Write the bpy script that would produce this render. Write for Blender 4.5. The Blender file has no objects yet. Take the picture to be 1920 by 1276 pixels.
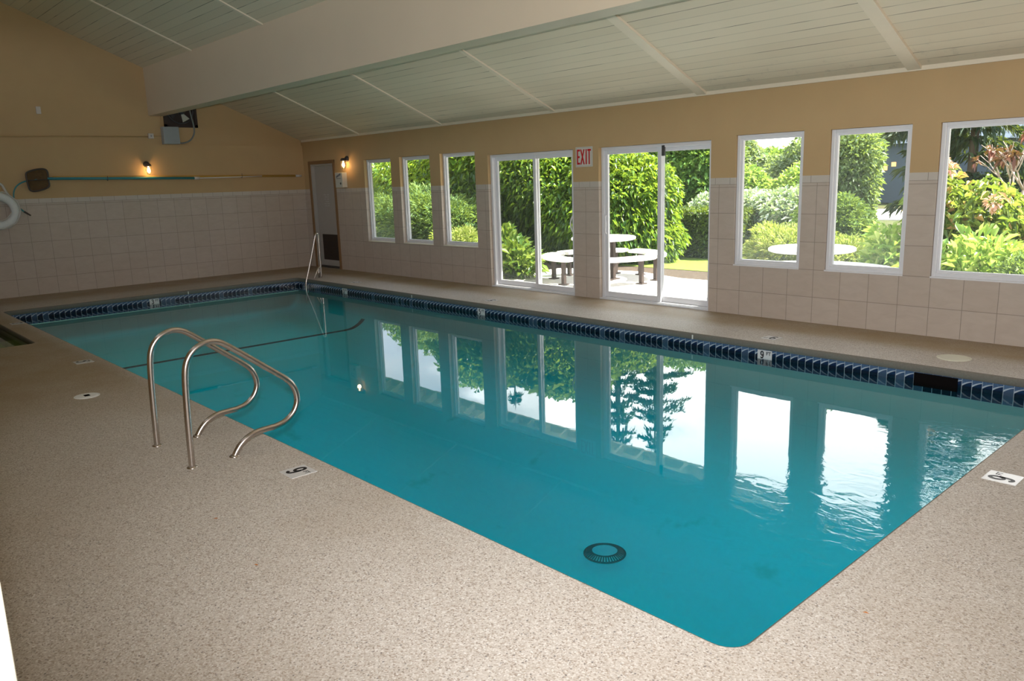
import bpy, bmesh, math, random
import numpy as np
from mathutils import Vector, Matrix
random.seed(7); RNG = np.random.default_rng(11)
scene = bpy.context.scene
COL = scene.collection
PI = math.pi

# ------------------------------------------------------------------ camera
CAM = Vector((15.3687, -8.3287, 1.6709))
cam_data = bpy.data.cameras.new('camera')
cam_data.sensor_fit = 'HORIZONTAL'; cam_data.sensor_width = 36.0
cam_data.lens = 1471.26 / 1920 * 36.0
cam_data.clip_start = 0.05; cam_data.clip_end = 400
cam = bpy.data.objects.new('camera', cam_data); COL.objects.link(cam)
yw, pt, rl = math.radians(42.5843), math.radians(-11.5251), math.radians(-1.8353)
fwd = Vector((-math.cos(yw)*math.cos(pt), math.sin(yw)*math.cos(pt), math.sin(pt)))
rt0 = Vector((math.sin(yw), math.cos(yw), 0)); up0 = rt0.cross(fwd)
rt = rt0*math.cos(rl) + up0*math.sin(rl); up = up0*math.cos(rl) - rt0*math.sin(rl)
m3 = Matrix((rt, up, -fwd)).transposed()
cam.matrix_world = Matrix.Translation(CAM) @ m3.to_4x4()
scene.camera = cam

# ------------------------------------------------------------------ colour management
scene.view_settings.view_transform = 'Standard'
scene.view_settings.look = 'None'
scene.view_settings.exposure = 0.0
scene.view_settings.gamma = 1.0
scene.view_settings.use_curve_mapping = False
scene.cycles.use_denoising = True
scene.cycles.max_bounces = 10
scene.cycles.diffuse_bounces = 5
scene.cycles.glossy_bounces = 4
scene.cycles.transparent_max_bounces = 24
scene.cycles.sample_clamp_indirect = 6.0
scene.cycles.caustics_reflective = False
scene.cycles.caustics_refractive = False

# ------------------------------------------------------------------ node helpers
class NT:
    def __init__(s, tree): s.t = tree; s.n = tree.nodes; s.l = tree.links
    def new(s, typ, **kw):
        n = s.n.new(typ)
        for k, v in kw.items(): setattr(n, k, v)
        return n
    def put(s, sock, v):
        if isinstance(v, bpy.types.NodeSocket): s.l.new(v, sock)
        elif isinstance(v, (tuple, list)) and len(v) == 3 and sock.type == 'RGBA': sock.default_value = (*v, 1)
        else: sock.default_value = v
    def math(s, op, a, b=0.0, c=None, clamp=False):
        n = s.new('ShaderNodeMath', operation=op, use_clamp=clamp)
        s.put(n.inputs[0], a); s.put(n.inputs[1], b)
        if c is not None: s.put(n.inputs[2], c)
        return n.outputs[0]
    def mix(s, f, a, b, mode='MIX'):
        n = s.new('ShaderNodeMix', data_type='RGBA', blend_type=mode, clamp_factor=True)
        s.put(n.inputs[0], f); s.put(n.inputs[6], a); s.put(n.inputs[7], b)
        return n.outputs[2]
    def noise(s, vec, scale, detail=3.0, rough=0.55, dist=0.0):
        n = s.new('ShaderNodeTexNoise')
        if vec is not None: s.put(n.inputs['Vector'], vec)
        n.inputs['Scale'].default_value = scale; n.inputs['Detail'].default_value = detail
        n.inputs['Roughness'].default_value = rough; n.inputs['Distortion'].default_value = dist
        return n.outputs[0]
    def ramp(s, f, stops, interp='LINEAR'):
        n = s.new('ShaderNodeValToRGB'); e = n.color_ramp; e.interpolation = interp
        while len(e.elements) < len(stops): e.elements.new(0.5)
        for el, (p, c) in zip(e.elements, stops):
            el.position = p; el.color = (*c, 1) if len(c) == 3 else c
        s.put(n.inputs[0], f); return n.outputs[0]
    def smooth(s, v, a, b):
        n = s.new('ShaderNodeMapRange', interpolation_type='SMOOTHSTEP')
        s.put(n.inputs[0], v); n.inputs[1].default_value = a; n.inputs[2].default_value = b
        return n.outputs[0]
    def pos(s):
        g = s.new('ShaderNodeNewGeometry'); x = s.new('ShaderNodeSeparateXYZ'); s.l.new(g.outputs['Position'], x.inputs[0])
        return g.outputs['Position'], x.outputs[0], x.outputs[1], x.outputs[2]
    def scale_vec(s, v, sc):
        n = s.new('ShaderNodeVectorMath', operation='MULTIPLY'); s.put(n.inputs[0], v); n.inputs[1].default_value = sc
        return n.outputs[0]
    def bump(s, h, strength=0.3, dist=0.01):
        n = s.new('ShaderNodeBump'); n.inputs['Strength'].default_value = strength if not isinstance(strength, bpy.types.NodeSocket) else 0.5
        if isinstance(strength, bpy.types.NodeSocket): s.l.new(strength, n.inputs['Strength'])
        n.inputs['Distance'].default_value = dist; s.put(n.inputs['Height'], h); return n.outputs[0]

def material(name):
    m = bpy.data.materials.new(name); m.use_nodes = True
    t = NT(m.node_tree); b = t.n['Principled BSDF']
    return m, t, b

def plain(name, col, rough=0.6, metal=0.0, spec=0.4, emit=None, estr=0.0, var=0.06, vs=9.0):
    m, t, b = material(name)
    p, x, y, z = t.pos()
    if var > 0:
        n = t.noise(p, vs, 3)
        lo = tuple(c*(1-var) for c in col); hi = tuple(min(1, c*(1+var)) for c in col)
        t.put(b.inputs['Base Color'], t.mix(n, lo, hi))
    else: b.inputs['Base Color'].default_value = (*col, 1)
    b.inputs['Roughness'].default_value = rough; b.inputs['Metallic'].default_value = metal
    b.inputs['Specular IOR Level'].default_value = spec
    if emit: b.inputs['Emission Color'].default_value = (*emit, 1); b.inputs['Emission Strength'].default_value = estr
    return m

# ------------------------------------------------------------------ world: bright broken cloud with blue gaps
world = bpy.data.worlds.new('sky'); scene.world = world; world.use_nodes = True
wt = NT(world.node_tree)
bg = wt.n['Background']
tc = wt.new('ShaderNodeTexCoord'); gen = tc.outputs['Generated']
sep = wt.new('ShaderNodeSeparateXYZ'); wt.l.new(gen, sep.inputs[0])
h = sep.outputs[2]
cl = wt.noise(wt.scale_vec(gen, (1, 1, 2.2)), 2.1, 6, 0.55, 0.4)
mask = wt.smooth(cl, 0.36, 0.50)
low = wt.smooth(h, 0.36, 0.10)
mask2 = wt.math('MAXIMUM', mask, low)
shade = wt.noise(wt.scale_vec(gen, (1, 1, 2.5)), 3.4, 4)
cloud = wt.mix(wt.smooth(shade, 0.35, 0.65), (2.3, 2.5, 2.9), (3.6, 3.6, 3.6))
blue = wt.mix(wt.smooth(h, 0.0, 0.7), (1.6, 2.3, 3.6), (0.7, 1.35, 2.9))
skyc = wt.mix(mask2, blue, cloud)
# one sunlit cloud bank, brighter than the rest
dt = wt.new('ShaderNodeVectorMath', operation='DOT_PRODUCT'); wt.l.new(gen, dt.inputs[0]); dt.inputs[1].default_value = Vector((-0.44, 0.85, 0.33)).normalized()
bank = wt.math('MULTIPLY', wt.smooth(wt.math('ADD', dt.outputs['Value'], wt.math('MULTIPLY', wt.math('SUBTRACT', cl, 0.45), 0.35)), 0.93, 0.985), wt.smooth(h, 0.62, 0.42))
skyc = wt.mix(bank, skyc, (10.0, 10.0, 10.0))
gmask = wt.smooth(h, -0.02, 0.0)
wt.put(bg.inputs['Color'], wt.mix(gmask, (0.25, 0.25, 0.2), skyc)); bg.inputs['Strength'].default_value = 0.85

# ------------------------------------------------------------------ sun (high, from the right beyond the glazing)
sun_d = bpy.data.lights.new('sun', 'SUN'); sun_d.energy = 24.0; sun_d.angle = 0.012; sun_d.color = (1.0, 0.95, 0.84)
sun = bpy.data.objects.new('sun', sun_d); COL.objects.link(sun)
sun.rotation_euler = Vector((0.50, 0.37, 0.82)).to_track_quat('Z', 'Y').to_euler()

# the photographer's flash, just above the lens
fl_d = bpy.data.lights.new('camera_flash', 'SPOT'); fl_d.energy = 1450; fl_d.shadow_soft_size = 0.03; fl_d.color = (1.0, 0.985, 0.965)
fl_d.spot_size = math.radians(120); fl_d.spot_blend = 1.0
flash = bpy.data.objects.new('camera_flash', fl_d); COL.objects.link(flash)
flash.location = CAM + up*0.11 - rt*0.02
flash.rotation_euler = (Vector((fwd.x, fwd.y, 0.05)).normalized()*0.97 + Vector((rt.x, rt.y, 0))*0.15).to_track_quat('-Z', 'Y').to_euler()

def portal(cx, cy, cz, w, hgt, direction):
    d = bpy.data.lights.new('sky_portal', 'AREA'); d.shape = 'RECTANGLE'; d.size = w; d.size_y = hgt
    d.cycles.is_portal = True
    o = bpy.data.objects.new('sky_portal', d); COL.objects.link(o)
    o.location = (cx, cy, cz); o.rotation_euler = Vector(direction).to_track_quat('-Z', 'Z').to_euler()

# ------------------------------------------------------------------ mesh helpers
def new_obj(name, bm, mat=None, parent=None, smooth=False, uv=False):
    me = bpy.data.meshes.new(name); bm.normal_update(); bm.to_mesh(me); bm.free()
    if mat:
        for mm in (mat if isinstance(mat, (list, tuple)) else [mat]): me.materials.append(mm)
    if smooth:
        for p in me.polygons: p.use_smooth = True
    o = bpy.data.objects.new(name, me); COL.objects.link(o)
    if parent: o.parent = parent
    return o
def tag(o, label=None, cat=None, group=None, kind=None):
    if label: o['label'] = label
    if cat: o['category'] = cat
    if group: o['group'] = group
    if kind: o['kind'] = kind
    return o
def empty(name, loc=(0, 0, 0), rz=0.0):
    o = bpy.data.objects.new(name, None); COL.objects.link(o)
    o.location = loc; o.rotation_euler = (0, 0, rz); o.empty_display_size = 0.1
    return o
def box(bm, x0, x1, y0, y1, z0, z1, bevel=0.0, mi=0):
    vs = [bm.verts.new(v) for v in ((x0,y0,z0),(x1,y0,z0),(x1,y1,z0),(x0,y1,z0),(x0,y0,z1),(x1,y0,z1),(x1,y1,z1),(x0,y1,z1))]
    fs = [bm.faces.new([vs[i] for i in f]) for f in ((0,3,2,1),(4,5,6,7),(0,1,5,4),(1,2,6,5),(2,3,7,6),(3,0,4,7))]
    for f in fs: f.material_index = mi
    if bevel > 0:
        es = list({e for f in fs for e in f.edges})
        bmesh.ops.bevel(bm, geom=es, offset=bevel, segments=2, affect='EDGES', profile=0.5)
def boxbm(*a, bevel=0.0):
    bm = bmesh.new(); box(bm, *a, bevel=bevel); return bm
def tube(bm, pts, r, seg=12, closed=False, cap=True):
    pts = [Vector(p) for p in pts]; n = len(pts)
    rr = r if isinstance(r, (list, tuple)) else [r]*n
    rings = []; prev = None
    for i, p in enumerate(pts):
        if closed: t = (pts[(i+1) % n] - pts[i-1]).normalized()
        else: t = (pts[min(i+1, n-1)] - pts[max(i-1, 0)]).normalized()
        if prev is None:
            a = Vector((0, 0, 1)) if abs(t.z) < 0.9 else Vector((1, 0, 0))
            u = t.cross(a).normalized()
        else: u = (prev - t*prev.dot(t)).normalized()
        prev = u; v = t.cross(u)
        rings.append([bm.verts.new(p + (u*math.cos(2*PI*k/seg) + v*math.sin(2*PI*k/seg))*rr[i]) for k in range(seg)])
    for i in range(n if closed else n-1):
        a, b = rings[i], rings[(i+1) % n]
        for k in range(seg): bm.faces.new((a[k], a[(k+1) % seg], b[(k+1) % seg], b[k]))
    if cap and not closed:
        bm.faces.new(rings[0][::-1]); bm.faces.new(rings[-1])
def smooth_path(pts, it=2):
    pts = [Vector(p) for p in pts]
    for _ in range(it):
        out = [pts[0]]
        for a, b in zip(pts[:-1], pts[1:]): out += [a*0.75+b*0.25, a*0.25+b*0.75]
        pts = out + [pts[-1]]
    return pts
def lathe(bm, prof, seg=32, c=(0, 0, 0), axis='Z', cap=True):
    rings = []
    for r, z in prof:
        ring = []
        for k in range(seg):
            a = 2*PI*k/seg
            if axis == 'Z': p = (c[0]+r*math.cos(a), c[1]+r*math.sin(a), c[2]+z)
            elif axis == 'X': p = (c[0]+z, c[1]+r*math.cos(a), c[2]+r*math.sin(a))
            else: p = (c[0]+r*math.sin(a), c[1]+z, c[2]+r*math.cos(a))
            ring.append(bm.verts.new(p))
        rings.append(ring)
    for a, b in zip(rings[:-1], rings[1:]):
        for k in range(seg): bm.faces.new((a[k], a[(k+1) % seg], b[(k+1) % seg], b[k]))
    if cap:
        bm.faces.new(rings[0][::-1]); bm.faces.new(rings[-1])
def text(body, size, loc, rot, mat, parent, name, bold=0.0, xs=1.0, ext=0.0006, align='CENTER'):
    c = bpy.data.curves.new(name, 'FONT'); c.body = body; c.size = size; c.extrude = ext; c.offset = bold
    c.align_x = align; c.align_y = 'CENTER'
    tmp = bpy.data.objects.new('lettering_outline', c); COL.objects.link(tmp)
    bpy.context.view_layer.update()
    me = bpy.data.meshes.new_from_object(tmp.evaluated_get(bpy.context.evaluated_depsgraph_get()))
    bpy.data.objects.remove(tmp); bpy.data.curves.remove(c); me.materials.clear(); me.materials.append(mat)
    o = bpy.data.objects.new(name, me); COL.objects.link(o)
    o.parent = parent; o.location = loc; o.rotation_euler = rot; o.scale = (xs, 1, 1)
    return o
def copy_tree(o, parent=None):
    c = o.copy(); COL.objects.link(c)
    if parent: c.parent = parent
    for ch in list(o.children): copy_tree(ch, c)
    return c

# ------------------------------------------------------------------ dimensions (metres)
PX0, PX1, PYA, PYB = 1.789, 14.031, -1.29, -6.067      # pool edge
WL = -0.155                                             # water level
ZC, SL = 2.62, 0.415                                    # ceiling height at the window wall, slope
RIDGE = -6.4
def zceil(y): return ZC - SL*y if y > RIDGE else ZC - SL*RIDGE + SL*(y-RIDGE)
XN = 16.2; YB = -8.23; WT = 0.18
ZT = 1.54; ZCAP = 1.62

# ------------------------------------------------------------------ materials of the shell
def wall_mat(name, axis, paint):
    m, t, b = material(name)
    p, x, y, z = t.pos(); u = x if axis == 'x' else y
    T = 0.305; g = 0.0028
    fu = t.math('FRACT', t.math('DIVIDE', t.math('ADD', u, 30.5 + 0.012), T))
    fz = t.math('FRACT', t.math('DIVIDE', t.math('ADD', z, 0.015), T))
    def line(f, w): return t.math('MAXIMUM', t.math('LESS_THAN', f, w), t.math('GREATER_THAN', f, 1-w))
    grout = t.math('MAXIMUM', line(fu, g/T), line(fz, g/T))
    fc = t.math('FRACT', t.math('DIVIDE', t.math('ADD', u, 30.6), 0.2))
    capl = t.math('MAXIMUM', line(fc, g/0.2), t.math('LESS_THAN', z, ZT+0.005))
    iscap = t.math('GREATER_THAN', z, ZT)
    gr = t.math('ADD', t.math('MULTIPLY', grout, t.math('SUBTRACT', 1.0, iscap)), t.math('MULTIPLY', capl, iscap))
    iu = t.math('FLOOR', t.math('DIVIDE', t.math('ADD', u, 30.5+0.012), T)); iz = t.math('FLOOR', t.math('DIVIDE', t.math('ADD', z, 0.015), T))
    cv = t.new('ShaderNodeCombineXYZ'); t.put(cv.inputs[0], iu); t.put(cv.inputs[1], iz)
    wn = t.new('ShaderNodeTexWhiteNoise', noise_dimensions='3D'); t.l.new(cv.outputs[0], wn.inputs['Vector'])
    cloud = t.noise(t.scale_vec(p, (1, 1, 2.2)), 5.5, 5, 0.6, 0.6)
    tile = t.mix(cloud, (0.415, 0.345, 0.29), (0.55, 0.475, 0.415))
    tile = t.mix(t.math('MULTIPLY', wn.outputs['Value'], 0.30), tile, (0.42, 0.34, 0.275))
    cap = t.mix(cloud, (0.47, 0.42, 0.37), (0.56, 0.51, 0.46))
    tile = t.mix(iscap, tile, cap)
    tile = t.mix(t.math('MULTIPLY', gr, 0.75), tile, (0.20, 0.165, 0.135))
    pn = t.noise(p, 2.2, 4, 0.6)
    pc = t.mix(pn, tuple(c*0.93 for c in paint), tuple(c*1.06 for c in paint))
    ispaint = t.math('GREATER_THAN', z, ZCAP)
    t.put(b.inputs['Base Color'], t.mix(ispaint, tile, pc))
    t.put(b.inputs['Roughness'], t.math('ADD', 0.38, t.math('MULTIPLY', ispaint, 0.3)))
    b.inputs['Specular IOR Level'].default_value = 0.35
    hgt = t.math('SUBTRACT', t.math('MULTIPLY', t.noise(p, 60, 2), 0.12), t.math('MULTIPLY', gr, t.math('SUBTRACT', 1.0, ispaint)))
    t.l.new(t.bump(hgt, 0.35, 0.003), b.inputs['Normal'])
    return m
PAINT = (0.475, 0.325, 0.168)
M_wx = wall_mat('tiled_wall_along_x', 'x', PAINT)
M_wy = wall_mat('tiled_wall_along_y', 'y', PAINT)
M_paint = plain('tan_paint', PAINT, 0.68, spec=0.25, var=0.06, vs=2.2)
M_white = plain('white_vinyl', (0.68, 0.68, 0.71), 0.35, spec=0.4, var=0.03)
M_cream = plain('cream_trim_paint', (0.74, 0.70, 0.58), 0.55, var=0.03)

def deck_mat():
    m, t, b = material('pebble_deck')
    p, x, y, z = t.pos()
    v = t.new('ShaderNodeTexVoronoi'); v.inputs['Scale'].default_value = 165; t.l.new(p, v.inputs['Vector'])
    sx = t.new('ShaderNodeSeparateColor'); t.l.new(v.outputs['Color'], sx.inputs[0])
    peb = t.ramp(sx.outputs[0], [(0.0, (0.26, 0.215, 0.185)), (0.08, (0.36, 0.30, 0.25)), (0.25, (0.45, 0.40, 0.355)), (0.65, (0.515, 0.468, 0.425)), (0.92, (0.60, 0.555, 0.51)), (1.0, (0.66, 0.63, 0.60))])
    v2 = t.new('ShaderNodeTexVoronoi'); v2.inputs['Scale'].default_value = 75; t.l.new(p, v2.inputs['Vector'])
    s2 = t.new('ShaderNodeSeparateColor'); t.l.new(v2.outputs['Color'], s2.inputs[0])
    spot = t.math('MULTIPLY', t.math('LESS_THAN', s2.outputs[0], 0.26), t.math('LESS_THAN', v2.outputs['Distance'], 0.30))
    peb = t.mix(t.math('MULTIPLY', spot, t.math('MULTIPLY', s2.outputs[1], 0.85)), peb, (0.12, 0.11, 0.115))
    big = t.noise(p, 0.8, 4, 0.6)
    peb = t.mix(t.math('MULTIPLY', t.smooth(big, 0.42, 0.66), 0.22), peb, (0.33, 0.25, 0.17))
    # brown scale and rust stains left of the rails and along the walls
    st = t.math('MULTIPLY', t.smooth(x, 9.6, 7.2), t.smooth(y, -6.0, -6.25))
    st = t.math('MAXIMUM', st, t.smooth(t.math('ADD', y, t.math('MULTIPLY', big, 0.25)), -0.72, -0.35))
    st = t.math('MAXIMUM', st, t.smooth(x, 1.3, 0.7))
    stn = t.math('MULTIPLY', st, t.math('ADD', 0.36, t.math('MULTIPLY', t.noise(p, 2.6, 4), 0.6)))
    peb = t.mix(stn, peb, (0.30, 0.205, 0.10))
    t.put(b.inputs['Base Color'], peb)
    b.inputs['Roughness'].default_value = 0.62; b.inputs['Specular IOR Level'].default_value = 0.3
    t.l.new(t.bump(v.outputs['Distance'], 0.25, 0.003), b.inputs['Normal'])
    return m
M_deck = deck_mat()

def ceil_mat():
    m, t, b = material('painted_plank_ceiling')
    p, x, y, z = t.pos()
    f = t.math('FRACT', t.math('DIVIDE', t.math('ADD', y, 20.0), 0.125))
    gl = t.math('MAXIMUM', t.math('LESS_THAN', f, 0.035), t.math('GREATER_THAN', f, 0.965))
    iu = t.math('FLOOR', t.math('DIVIDE', t.math('ADD', y, 20.0), 0.125))
    wn = t.new('ShaderNodeTexWhiteNoise', noise_dimensions='1D'); t.put(wn.inputs['W'], iu)
    c = t.mix(wn.outputs['Value'], (0.64, 0.56, 0.43), (0.69, 0.61, 0.475))
    gap = t.math('MULTIPLY', gl, t.math('ADD', 0.28, t.math('MULTIPLY', t.smooth(t.noise(t.scale_vec(p, (0.6, 6, 1)), 2.0, 2), 0.52, 0.66), 0.55)))
    mould = t.math('MULTIPLY', t.smooth(t.noise(p, 9, 5, 0.7), 0.55, 0.75), t.smooth(y, -0.75, -0.1))
    c = t.mix(t.math('MULTIPLY', mould, 0.35), c, (0.30, 0.28, 0.24))
    t.put(b.inputs['Base Color'], t.mix(gap, c, (0.16, 0.14, 0.11)))
    b.inputs['Roughness'].default_value = 0.6; b.inputs['Specular IOR Level'].default_value = 0.25
    t.l.new(t.bump(t.math('SUBTRACT', 1.0, gl), 0.4, 0.006), b.inputs['Normal'])
    return m
M_ceil = ceil_mat()
M_batten = plain('cream_batten', (0.72, 0.63, 0.50), 0.55, var=0.04)
M_beam = plain('cream_beam_paint', (0.56, 0.475, 0.36), 0.5, var=0.05, vs=1.5)

# ------------------------------------------------------------------ room shell
WINS = [(2.3146, 3.203, 0.615, 2.135, 0.065), (3.4784, 4.3714, 0.617, 2.14, 0.065), (4.6552, 5.5639, 0.62, 2.145, 0.065),
        (10.2699, 11.1016, 0.60, 2.10, 0.025), (11.3959, 12.2229, 0.60, 2.09, 0.025), (12.4838, 13.75, 0.60, 2.085, 0.025)]
DOORS = [(5.8695, 7.6875, 0.0, 2.07, 0.055), (8.1607, 9.9331, 0.0, 2.07, 0.055)]
D3 = (0.27, 1.20, 0.03, 2.13)
def wall_right():
    ops = sorted([(a, b, c, d) for a, b, c, d, _ in WINS + DOORS] + [D3])
    bm = bmesh.new(); x = -0.25; top = ZC + 0.02
    for a, b, c, d in ops:
        box(bm, x, a, 0, WT, -0.1, top)
        box(bm, a, b, 0, WT, d, top)
        box(bm, a, b, 0, WT, -0.1, c)
        x = b
    box(bm, x, XN+0.2, 0, WT, -0.1, top)
    return new_obj('wall_right', bm, M_wx)
tag(wall_right(), kind='structure')

def gable(x0, x1, zb, zfun, ys):
    bm = bmesh.new(); L = []; R = []
    for y in ys:
        L.append((bm.verts.new((x0, y, zb)), bm.verts.new((x0, y, zfun(y)))))
        R.append((bm.verts.new((x1, y, zb)), bm.verts.new((x1, y, zfun(y)))))
    for i in range(len(ys)-1):
        bm.faces.new((R[i][0], R[i+1][0], R[i+1][1], R[i][1])); bm.faces.new((L[i][0], L[i][1], L[i+1][1], L[i+1][0]))
        bm.faces.new((L[i][1], R[i][1], R[i+1][1], L[i+1][1]))
    bm.faces.new((L[0][0], R[0][0], R[0][1], L[0][1])); bm.faces.new((L[-1][0], L[-1][1], R[-1][1], R[-1][0]))
    return bm
YS = [YB-0.1, RIDGE, 0.0]
bm = gable(-0.25, -0.045, 2.4, zceil, YS)
box(bm, -0.25, 0.0, YB-0.1, 0.0, -0.1, 2.52)
tag(new_obj('wall_far', bm, M_wy), kind='structure')
# back wall with the doorway the camera stands in
bm = bmesh.new()
box(bm, -0.25, 14.535, YB-0.17, YB, -0.1, 3.9); box(bm, 15.75, XN+0.2, YB-0.17, YB, -0.1, 3.9); box(bm, 14.535, 15.75, YB-0.17, YB, 2.15, 3.9)
tag(new_obj('wall_back', bm, M_paint), kind='structure')
tag(new_obj('trim_1', boxbm(14.535, 14.56, YB-0.19, YB-0.0, 0.0, 2.15, bevel=0.003), plain('bright_cream_jamb', (0.88, 0.83, 0.68), 0.5, var=0.02)), kind='structure')
tag(new_obj('wall_near', gable(XN, XN+0.18, -0.1, zceil, YS), M_wy), kind='structure')

# ceiling
bm = bmesh.new()
prof = [(0.02, zceil(0.0)-0.008), (RIDGE, zceil(RIDGE)), (YB-0.1, zceil(YB-0.1))]
a = [(bm.verts.new((-0.25, y, z)), bm.verts.new((XN+0.2, y, z)), bm.verts.new((XN+0.2, y, z+0.12)), bm.verts.new((-0.25, y, z+0.12))) for y, z in prof]
for p, q in zip(a[:-1], a[1:]):
    bm.faces.new((p[0], p[1], q[1], q[0])); bm.faces.new((p[3], q[3], q[2], p[2]))
    bm.faces.new((p[0], q[0], q[3], p[3])); bm.faces.new((p[1], p[2], q[2], q[1]))
tag(new_obj('ceiling', bm, M_ceil), kind='structure')
# battens across the planks
for i, (bx, w, dp) in enumerate([(2.22, .05, .02), (4.74, .06, .02), (7.33, .07, .022), (9.80, .13, .03), (12.21, .13, .03), (14.7, .13, .03)]):
    bm = bmesh.new()
    for ya, yb in ((-0.004, RIDGE), (RIDGE, YB)):
        za, zb = zceil(ya), zceil(yb)
        v = [bm.verts.new(c) for c in ((bx-w/2, ya, za), (bx+w/2, ya, za), (bx+w/2, yb, zb), (bx-w/2, yb, zb), (bx-w/2, ya, za-dp), (bx+w/2, ya, za-dp), (bx+w/2, yb, zb-dp), (bx-w/2, yb, zb-dp))]
        for f in ((0,1,2,3),(7,6,5,4),(0,4,5,1),(1,5,6,2),(2,6,7,3),(3,7,4,0)): bm.faces.new([v[k] for k in f])
    tag(new_obj('trim_%d' % (i+2), bm, M_batten), kind='structure')
# crown strip where ceiling meets window wall
tag(new_obj('trim_8', boxbm(0.0, XN, -0.018, 0.0, ZC-0.035, ZC+0.01, bevel=0.003), M_batten), kind='structure')
# the deep beam
bm = bmesh.new()
y0, y1, zb = -3.02, -2.76, 3.035
v = []
for xx in (-0.045, XN):
    v.append([bm.verts.new((xx, y0, zb)), bm.verts.new((xx, y1, zb)), bm.verts.new((xx, y1, zceil(y1)+0.02)), bm.verts.new((xx, y0, zceil(y0)+0.02))])
for k in range(4): bm.faces.new((v[0][k], v[0][(k+1)%4], v[1][(k+1)%4], v[1][k]))
bm.faces.new(v[0][::-1]); bm.faces.new(v[1])
tag(new_obj('trim_9', bm, M_beam), kind='structure')

# ------------------------------------------------------------------ pool deck with pool and spa openings
def rrect(x0, x1, y0, y1, r, n=6):
    pts = []
    for cx, cy, a0 in ((x1-r, y1-r, 0), (x0+r, y1-r, PI/2), (x0+r, y0+r, PI), (x1-r, y0+r, 1.5*PI)):
        for k in range(n+1):
            a = a0 + PI/2*k/n; pts.append((cx + r*math.cos(a), cy + r*math.sin(a)))
    return pts
SPA = (2.7, 5.06, -7.95, -6.352)
def loop_verts(bm, pts, z): return [bm.verts.new((x, y, z)) for x, y in pts]
def loop_edges(bm, vs): return [bm.edges.new((vs[i], vs[(i+1) % len(vs)])) for i in range(len(vs))]
EDGE = 0.012
bm = bmesh.new()
es = loop_edges(bm, loop_verts(bm, [(-0.1, YB-0.6), (XN+0.1, YB-0.6), (XN+0.1, 0.05), (-0.1, 0.05)], 0.0))
es += loop_edges(bm, loop_verts(bm, rrect(PX0-EDGE, PX1+EDGE, PYB-EDGE, PYA+EDGE, 0.09+EDGE), 0.0))
es += loop_edges(bm, loop_verts(bm, rrect(SPA[0]-EDGE, SPA[1]+EDGE, SPA[2]-EDGE, SPA[3]+EDGE, 0.06+EDGE), 0.0))
bmesh.ops.triangle_fill(bm, use_beauty=True, use_dissolve=False, edges=es, normal=(0, 0, 1))
for f in bm.faces:
    if f.normal.z < 0: f.normal_flip()
floor = tag(new_obj('floor', bm, M_deck), kind='structure')

def sweep_loop(x0, x1, y0, y1, r, prof, mat, name, parent, uvscale=None, n=6):
    """prof: list of (offset outward, z); sweeps round the rounded rectangle."""
    bm = bmesh.new(); uvl = bm.loops.layers.uv.new('UVMap')
    rings = [loop_verts(bm, rrect(x0-o, x1+o, y0-o, y1+o, max(r+o, 0.005), n), z) for o, z in prof]
    base = rrect(x0, x1, y0, y1, r, n); N = len(base)
    cum = [0.0]
    for i in range(N): cum.append(cum[-1] + math.dist(base[i], base[(i+1) % N]))
    for j in range(len(rings)-1):
        for i in range(N):
            k = (i+1) % N
            f = bm.faces.new((rings[j][i], rings[j][k], rings[j+1][k], rings[j+1][i]))
            f.normal_flip() if False else None
            for lp, (uu, jj) in zip(f.loops, ((cum[i], j), (cum[i+1], j), (cum[i+1], j+1), (cum[i], j+1))):
                lp[uvl].uv = (uu, prof[jj][1])
    return new_obj(name, bm, mat, parent, smooth=(len(prof) > 3))

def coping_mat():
    m, t, b = material('shaded_coping_edge'); p, x, y, z = t.pos()
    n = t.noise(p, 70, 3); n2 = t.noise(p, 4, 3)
    t.put(b.inputs['Base Color'], t.mix(n2, t.mix(n, (0.10, 0.09, 0.075), (0.22, 0.20, 0.17)), (0.17, 0.15, 0.125)))  # edge's shade is painted in, as a darker grey than the deck
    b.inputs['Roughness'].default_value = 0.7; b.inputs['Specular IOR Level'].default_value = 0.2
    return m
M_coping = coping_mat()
def plaster_mat():
    m, t, b = material('white_pool_plaster')
    p, x, y, z = t.pos()
    n = t.noise(p, 1.3, 4)
    c = t.mix(n, (0.84, 0.88, 0.88), (0.92, 0.94, 0.94))
    ln = t.math('MULTIPLY', t.math('LESS_THAN', t.math('ABSOLUTE', t.math('SUBTRACT', x, 4.16)), 0.055), t.math('LESS_THAN', z, -0.52))
    c = t.mix(ln, c, (0.03, 0.035, 0.06))
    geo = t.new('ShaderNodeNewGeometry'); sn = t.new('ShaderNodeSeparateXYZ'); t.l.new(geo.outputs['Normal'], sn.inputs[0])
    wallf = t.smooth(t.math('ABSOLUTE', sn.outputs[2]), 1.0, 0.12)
    c = t.mix(wallf, c, t.mix(n, (0.21, 0.27, 0.27), (0.27, 0.33, 0.33)))  # side walls darkened in colour to stand in for light lost to refraction
    st = t.math('MULTIPLY', t.smooth(t.noise(p, 3.1, 3), 0.62, 0.8), 0.35)
    c = t.mix(st, c, (0.50, 0.55, 0.40))
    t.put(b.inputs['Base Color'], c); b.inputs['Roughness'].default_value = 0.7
    b.inputs['Specular IOR Level'].default_value = 0.1
    return m
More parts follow.
